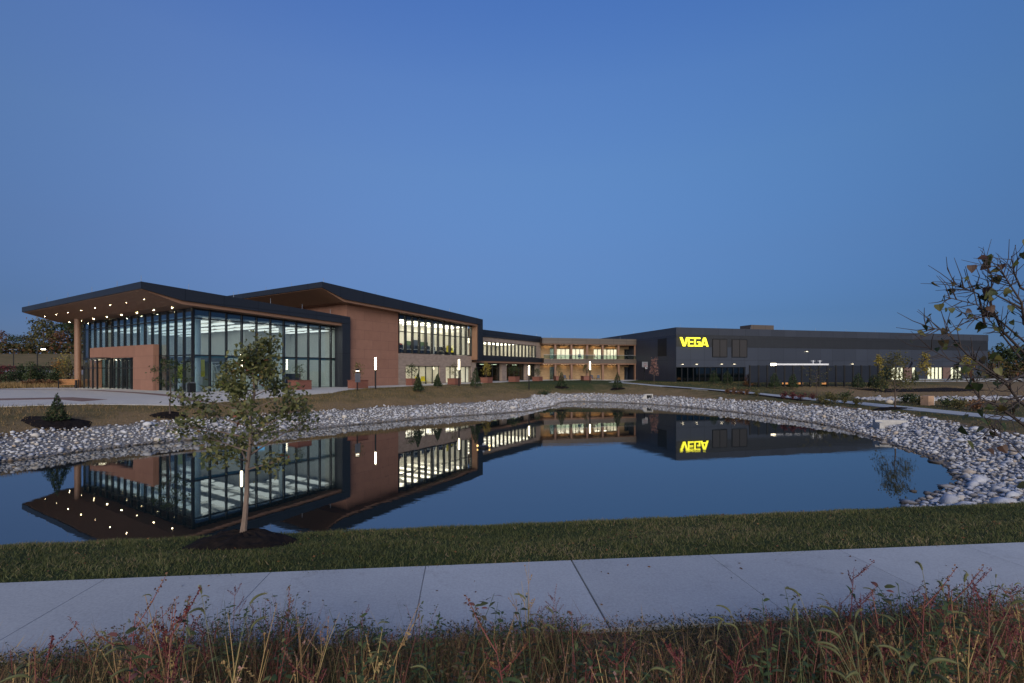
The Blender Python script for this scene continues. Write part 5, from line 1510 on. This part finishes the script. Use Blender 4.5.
# ------------------------------------------------------------------ weeds along the near edge of the pavement
def stripleaf(mb, pts, wd, side, tone):
    v, f = [], []
    n_ = len(pts)
    for i, p in enumerate(pts):
        t = i / (n_ - 1); w_ = wd * math.sin(math.pi * min(.98, .12 + .88 * t)) ** .7 * .5
        v += [p - side * w_, p + side * w_]
    for i in range(n_ - 1): f.append((2 * i, 2 * i + 1, 2 * i + 3, 2 * i + 2))
    mb.add(v, f, tone)
def arch(rs, h, bendv, n_=7, tip=.0):
    a = rs.uniform(0, 6.28); d = Vector((math.cos(a), math.sin(a), 0))
    return [Vector((0, 0, h * t)) * 1.0 + d * (bendv * t ** 2.2) + Vector((0, 0, -tip * t ** 4)) for t in np.linspace(0, 1, n_)], d

def foxtail(seed):
    rs = np.random.RandomState(seed)
    t = thing('foxtail_grass', '', 'weed', (0, 0, 0), 0, 'foxtail grass before the pavement')
    st, lf, hd_ = MB(), MB(), MB()
    for k in range(rs.randint(2, 5)):
        h = rs.uniform(.75, 1.0)
        P, d = arch(rs, h, rs.uniform(.12, .3), 8)
        off = Vector((rs.normal() * .03, rs.normal() * .03, 0))
        P = [p + off * min(1, i) for i, p in enumerate(P)]
        st.tube(P, [.0022, .002, .0019, .0018, .0017, .0015, .0013, .001], 5, tone=rs.uniform(.3, .9))
        # nodding bristly head
        q0 = P[-1]; dr = (P[-1] - P[-2]).normalized(); c = [q0]
        for i in range(7):
            dr = (dr + d * .20 + Vector((0, 0, -.20))).normalized(); c.append(c[-1] + dr * .012)
        hd_.tube(c, [.003, .005, .0055, .0055, .005, .0045, .004, .002], 6, tone=.35)
        for i in range(110):
            f = rs.uniform(0, 6.99); i0 = int(f); p = c[i0].lerp(c[i0 + 1], f - i0)
            ax = (c[i0 + 1] - c[i0]).normalized()
            o = Vector(rs.normal(size=3)); o = (o - ax * o.dot(ax)).normalized()
            e = p + (o * .8 + ax * .7) * rs.uniform(.008, .014); sd_ = ax.cross(o) * .0009
            hd_.add([p - sd_, p + sd_, e], [(0, 1, 2)], rs.uniform(.3, 1))
        for j in range(3):
            i0 = rs.randint(1, 5); b = P[i0]
            a = rs.uniform(0, 6.28); dd = Vector((math.cos(a), math.sin(a), 0)); ln = rs.uniform(.15, .28)
            L_ = [b + dd * ln * s + Vector((0, 0, ln * (.75 * s - .75 * s * s))) for s in np.linspace(0, 1, 6)]
            stripleaf(lf, L_, .010, Vector((-dd.y, dd.x, .2)), rs.uniform(.2, 1))
    st.build('stem', M['foxtail'], t); lf.build('leaves', M['greenweed'], t); hd_.build('seed_sprays', M['foxtail'], t)
    return t
def dock(seed):
    rs = np.random.RandomState(seed)
    t = thing('dock_plant', '', 'weed', (0, 0, 0), 0, 'red-stemmed dock before the pavement')
    st, lf, sd_ = MB(), MB(), MB()
    P, d = arch(rs, .95, rs.uniform(.02, .12), 7)
    st.tube(P, [.0042, .004, .0035, .003, .0026, .002, .0012], 6, tone=rs.uniform(.2, .9))
    lines = [(P[-3].lerp(P[-2], .3), P[-1])]
    for k in range(rs.randint(5, 10)):
        f = rs.uniform(.35, .95) * 5.99; i0 = int(f); b = P[i0].lerp(P[i0 + 1], f - i0)
        a = rs.uniform(0, 6.28); ln = rs.uniform(.08, .22)
        e = b + Vector((math.cos(a) * .62, math.sin(a) * .62, rs.uniform(.5, 1))) * ln
        st.tube([b, b.lerp(e, .5) - Vector((0, 0, .01)), e], [.002, .0017, .001], 5, tone=rs.uniform(.1, .8)); lines.append((b.lerp(e, .3), e))
    for b, e in lines:
        for i in range(34):
            p = b.lerp(e, rs.uniform(0, 1.03)) + Vector(rs.normal(size=3)) * .005
            a = Vector(rs.normal(size=3)).normalized() * rs.uniform(.003, .007); c = a.cross(Vector(rs.normal(size=3))).normalized() * .004
            sd_.add([p - a, p + c, p + a, p - c], [(0, 1, 2, 3)], rs.uniform(0, 1))
    for j in range(9):
        i0 = rs.randint(0, 6); b = P[i0]
        a = rs.uniform(0, 6.28); dd = Vector((math.cos(a), math.sin(a), 0)); ln = rs.uniform(.05, .11)
        L_ = [b + dd * ln * s + Vector((0, 0, ln * (.6 * s - .5 * s * s))) for s in np.linspace(0, 1, 5)]
        stripleaf(lf, L_, .016, Vector((-dd.y, dd.x, .3)), rs.uniform(.3, 1))
    st.build('stem', M['redstalk'], t); lf.build('leaves', M['greenweed'], t); sd_.build('seed_sprays', M['leaf_brown'] if seed % 2 else M['leaf_red'], t)
    return t
def straw(seed):
    rs = np.random.RandomState(seed)
    t = thing('dry_stalk', '', 'weed', (0, 0, 0), 0, 'dry straw stalks before the pavement')
    st, sd_ = MB(), MB()
    for k in range(rs.randint(2, 6)):
        h = rs.uniform(.6, 1.0)
        P, d = arch(rs, h, rs.uniform(.03, .3), 6)
        tn = rs.uniform(0, 1)
        st.tube(P, [.0034, .003, .0028, .0024, .002, .001], 5, tone=tn)
        for j in range(5):
            i0 = rs.randint(2, 5); b = P[i0]; a = rs.uniform(0, 6.28); ln = rs.uniform(.06, .16)
            e = b + Vector((math.cos(a) * .5, math.sin(a) * .5, .85)) * ln
            st.tube([b, e], [.0016, .0008], 4, tone=tn)
            for i in range(12):
                p = b.lerp(e, rs.uniform(.4, 1.05)); a_ = Vector(rs.normal(size=3)) * .005; c = Vector(rs.normal(size=3)) * .003
                sd_.add([p - a_, p + c, p + a_, p - c], [(0, 1, 2, 3)], rs.uniform(0, 1))
    st.build('stem', M['straw'], t); sd_.build('seed_sprays', M['straw'] if seed % 3 else M['leaf_pink'], t)
    return t
def leafy(seed):
    rs = np.random.RandomState(seed)
    t = thing('leafy_weed', '', 'weed', (0, 0, 0), 0, 'dark leafy weeds before the pavement')
    st, lf = MB(), MB()
    for k in range(rs.randint(2, 5)):
        P, d = arch(rs, rs.uniform(.7, 1), rs.uniform(.04, .25), 7)
        st.tube(P, [.0034, .003, .0028, .0025, .002, .0016, .001], 5, tone=rs.uniform(.1, .7))
        for j in range(38):
            f = rs.uniform(.2, 1) * 5.99; i0 = int(f); b = P[i0].lerp(P[i0 + 1], f - i0)
            a = rs.uniform(0, 6.28); dd = Vector((math.cos(a), math.sin(a), rs.uniform(0, .7))).normalized(); ln = rs.uniform(.018, .046)
            b = b + dd * rs.uniform(0, .03)
            L_ = [b + dd * ln * s + Vector((0, 0, -.3 * ln * s * s)) for s in np.linspace(0, 1, 4)]
            stripleaf(lf, L_, ln * .42, Vector((-dd.y, dd.x, rs.uniform(-.5, .5))), float(np.clip(rs.normal(.4, .25), 0, 1)))
    st.build('stem', M['redstalk'] if seed % 2 else M['greenweed'], t); lf.build('leaves', M['greenweed'] if seed % 3 else M['weed_under'], t)
    return t
ENVX = [0, 60, 110, 150, 210, 260, 305, 325, 345, 375, 395, 430, 470, 520, 550, 575, 595, 640, 690, 720, 760, 800, 860, 950, 1024]
ENVY = [640, 628, 612, 596, 600, 588, 588, 632, 598, 604, 634, 606, 604, 604, 590, 606, 632, 630, 632, 618, 606, 592, 590, 572, 570]
def env(px): return float(np.interp(px, ENVX, ENVY))
LB = {'f': 'green foxtail grass with nodding bristly heads at the near pavement edge', 'd': 'red-stemmed dock with russet seed spikes at the near pavement edge', 's': 'dry straw-coloured branching stalk at the near pavement edge', 'l': 'dark leafy weed at the near pavement edge'}
protos = {'f': [foxtail(s) for s in range(400, 406)], 'd': [dock(s) for s in range(410, 416)], 's': [straw(s) for s in range(420, 427)], 'l': [leafy(s) for s in range(430, 436)]}
used = {k: [False] * len(v) for k, v in protos.items()}
def put(kind, px, top, Y, label=None, v=None):
    X = (px - 512) / FPX * Y
    zt = CAMZ - (top - HOR) / FPX * Y
    h = zt - 2.05
    if h < .12 or h > 1.5: return
    v = rs.randint(len(protos[kind])) if v is None else v
    o = protos[kind][v] if not used[kind][v] else copy_tree(protos[kind][v])
    used[kind][v] = True
    o.location = (X, Y, 2.03); s = h / .97
    o.scale = (min(1.15, max(.6, s)),) * 2 + (s,)
    o.rotation_euler = (rs.normal() * .06, rs.normal() * .06, rs.uniform(0, 6.28))
    o['label'] = label or LB[kind]
rs = np.random.RandomState(9)
SPECIAL = [('d', 550, 582, 3.7, 'red-brown dock with a full seed spike alone before the widest pavement joint', 0), ('d', 846, 563, 3.2, 'tall single crimson dock stalk rising above the right weeds', 2),
           ('s', 530, 566, 3.5, 'thin yellowish stalk rising highest before the middle pavement slab', 1), ('l', 285, 586, 3.6, 'bushy dark leafy weed standing before the left pavement slabs', 1),
           ('f', 165, 592, 3.4, 'foxtail clump with the leftmost row of nodding heads over the pavement', 3), ('d', 232, 584, 3.6, 'red dock with feathery tip left of the bushy dark weed', 4), ('l', 420, 590, 3.5, 'upright green weed with three spreading stems before the pavement joint', 3)]
for a in SPECIAL: put(*a)
for i in range(330):
    px = rs.uniform(-15, 1040)
    Y = rs.uniform(2.1, 3.85)
    k = rs.choice(list('fdsl'), p=[.15, .28, .30, .27])
    if px > 700: k = rs.choice(list('fdsl'), p=[.19, .28, .24, .29])
    top = env(px) + 2 + rs.exponential(20)
    put(k, px, top, Y)
for i in range(70):
    px = rs.uniform(740, 1040) if i % 4 else rs.uniform(190, 310)
    put('l' if i % 5 else 'd', px, env(px) + 2 + rs.exponential(12), rs.uniform(2.9, 4.0))
for i in range(11):                                   # foxtails close to the lens, bottom right
    put('f', rs.uniform(770, 960), rs.uniform(632, 664), rs.uniform(1.75, 2.2))
for i in range(14):
    put('s', rs.uniform(0, 1024), rs.uniform(632, 660), rs.uniform(1.8, 2.3))
for k, ps in protos.items():
    for v, p in enumerate(ps):
        if not used[k][v]: put(k, rs.uniform(50, 980), 620, 3.2, v=v)
# tangled undergrowth
n = 190000
Y = nr.uniform(2.2, 4.5, n); px = nr.uniform(-40, 1064, n)
ed_ = ys(px * 0 + (px - 512) / FPX * Y) - SW
ev = np.interp(px, ENVX, ENVY) + 14
hm = np.clip(CAMZ - (ev - HOR) / FPX * Y - 2.06, .13, .62)
hm = np.where(Y > ed_ - .25, np.minimum(hm, .30), hm)
lowz = np.where(Y > ed_ - .3, nr.beta(1.0, 1.5, n), nr.beta(1.0, 2.1, n))
ok = (Y < ed_ + .05 + nr.normal(0, .05, n)) & (nr.uniform(0, 1, n) < .35 + .65 * (lowz < .6))
X = (px - 512) / FPX * Y
C = np.stack([X, Y, 2.06 + hm * lowz], 1)[ok]
tnz = np.clip(nr.beta(1.3, 1.9, ok.sum()) + .25 * (np.sin(C[:, 0] * 3.1) * np.sin(C[:, 1] * 5)), 0, 1)
tag(leaves('undergrowth', C, .026, M['weed_under'], aspect=.35, tone=tnz), 'tangled dark undergrowth along the near pavement edge', 'undergrowth', kind='stuff')
n = 40000
Y = nr.uniform(2.1, 4.08, n); px = nr.uniform(-40, 1064, n); X = (px - 512) / FPX * Y
ev = np.interp(px, ENVX, ENVY) + 12
hm = np.clip(CAMZ - (ev - HOR) / FPX * Y - 2.06, .08, .75)
ed_ = ys(X) - SW
ok = Y < ed_
hm = np.where(Y > ed_ - .2, np.minimum(hm, .25), hm) * nr.uniform(.35, .9, n)
tag(blades('weed_stems', np.stack([X, Y, np.full(n, 2.04)], 1)[ok], hm[ok], .0042, M['straw' if False else 'weed_under'], .55, tone=np.clip(nr.normal(.72, .28, ok.sum()), 0, 1)), 'thin tangled weed stems along the near pavement edge', 'weed stems', kind='stuff')

n = 9000                                              # flattened dead stems
Y = nr.uniform(2.6, 4.12, n); px = nr.uniform(-40, 1064, n); X = (px - 512) / FPX * Y
ok = Y < ys(X) - SW + .03
tag(blades('dead_stems', np.stack([X, Y, 2.06 + .14 * nr.rand(n)], 1)[ok], .10, .005, M['straw'], 3.2), 'flattened dead straw stems matted along the near pavement edge', 'dead stems', kind='stuff')
n = 420
X = nr.uniform(-9, 12, n); Y = ys(X) + nr.rand(n) * (yc(X) + .5 - ys(X))
Z = terrain(X, Y) + .035
n2_ = 26
X = np.concatenate([X, nr.uniform(-5, 6, n2_)]); Y = np.concatenate([Y, ys(X[-n2_:]) - nr.uniform(.05, 1.3, n2_)]); Z = np.concatenate([Z, np.full(n2_, 2.102)])
tag(leaves('fallen_leaves', np.stack([X, Y, Z], 1), .035, M['leaf_brown'], aspect=.6, flat=.9), 'small brown fallen leaves scattered over the near lawn and pavement', 'fallen leaves', kind='stuff')
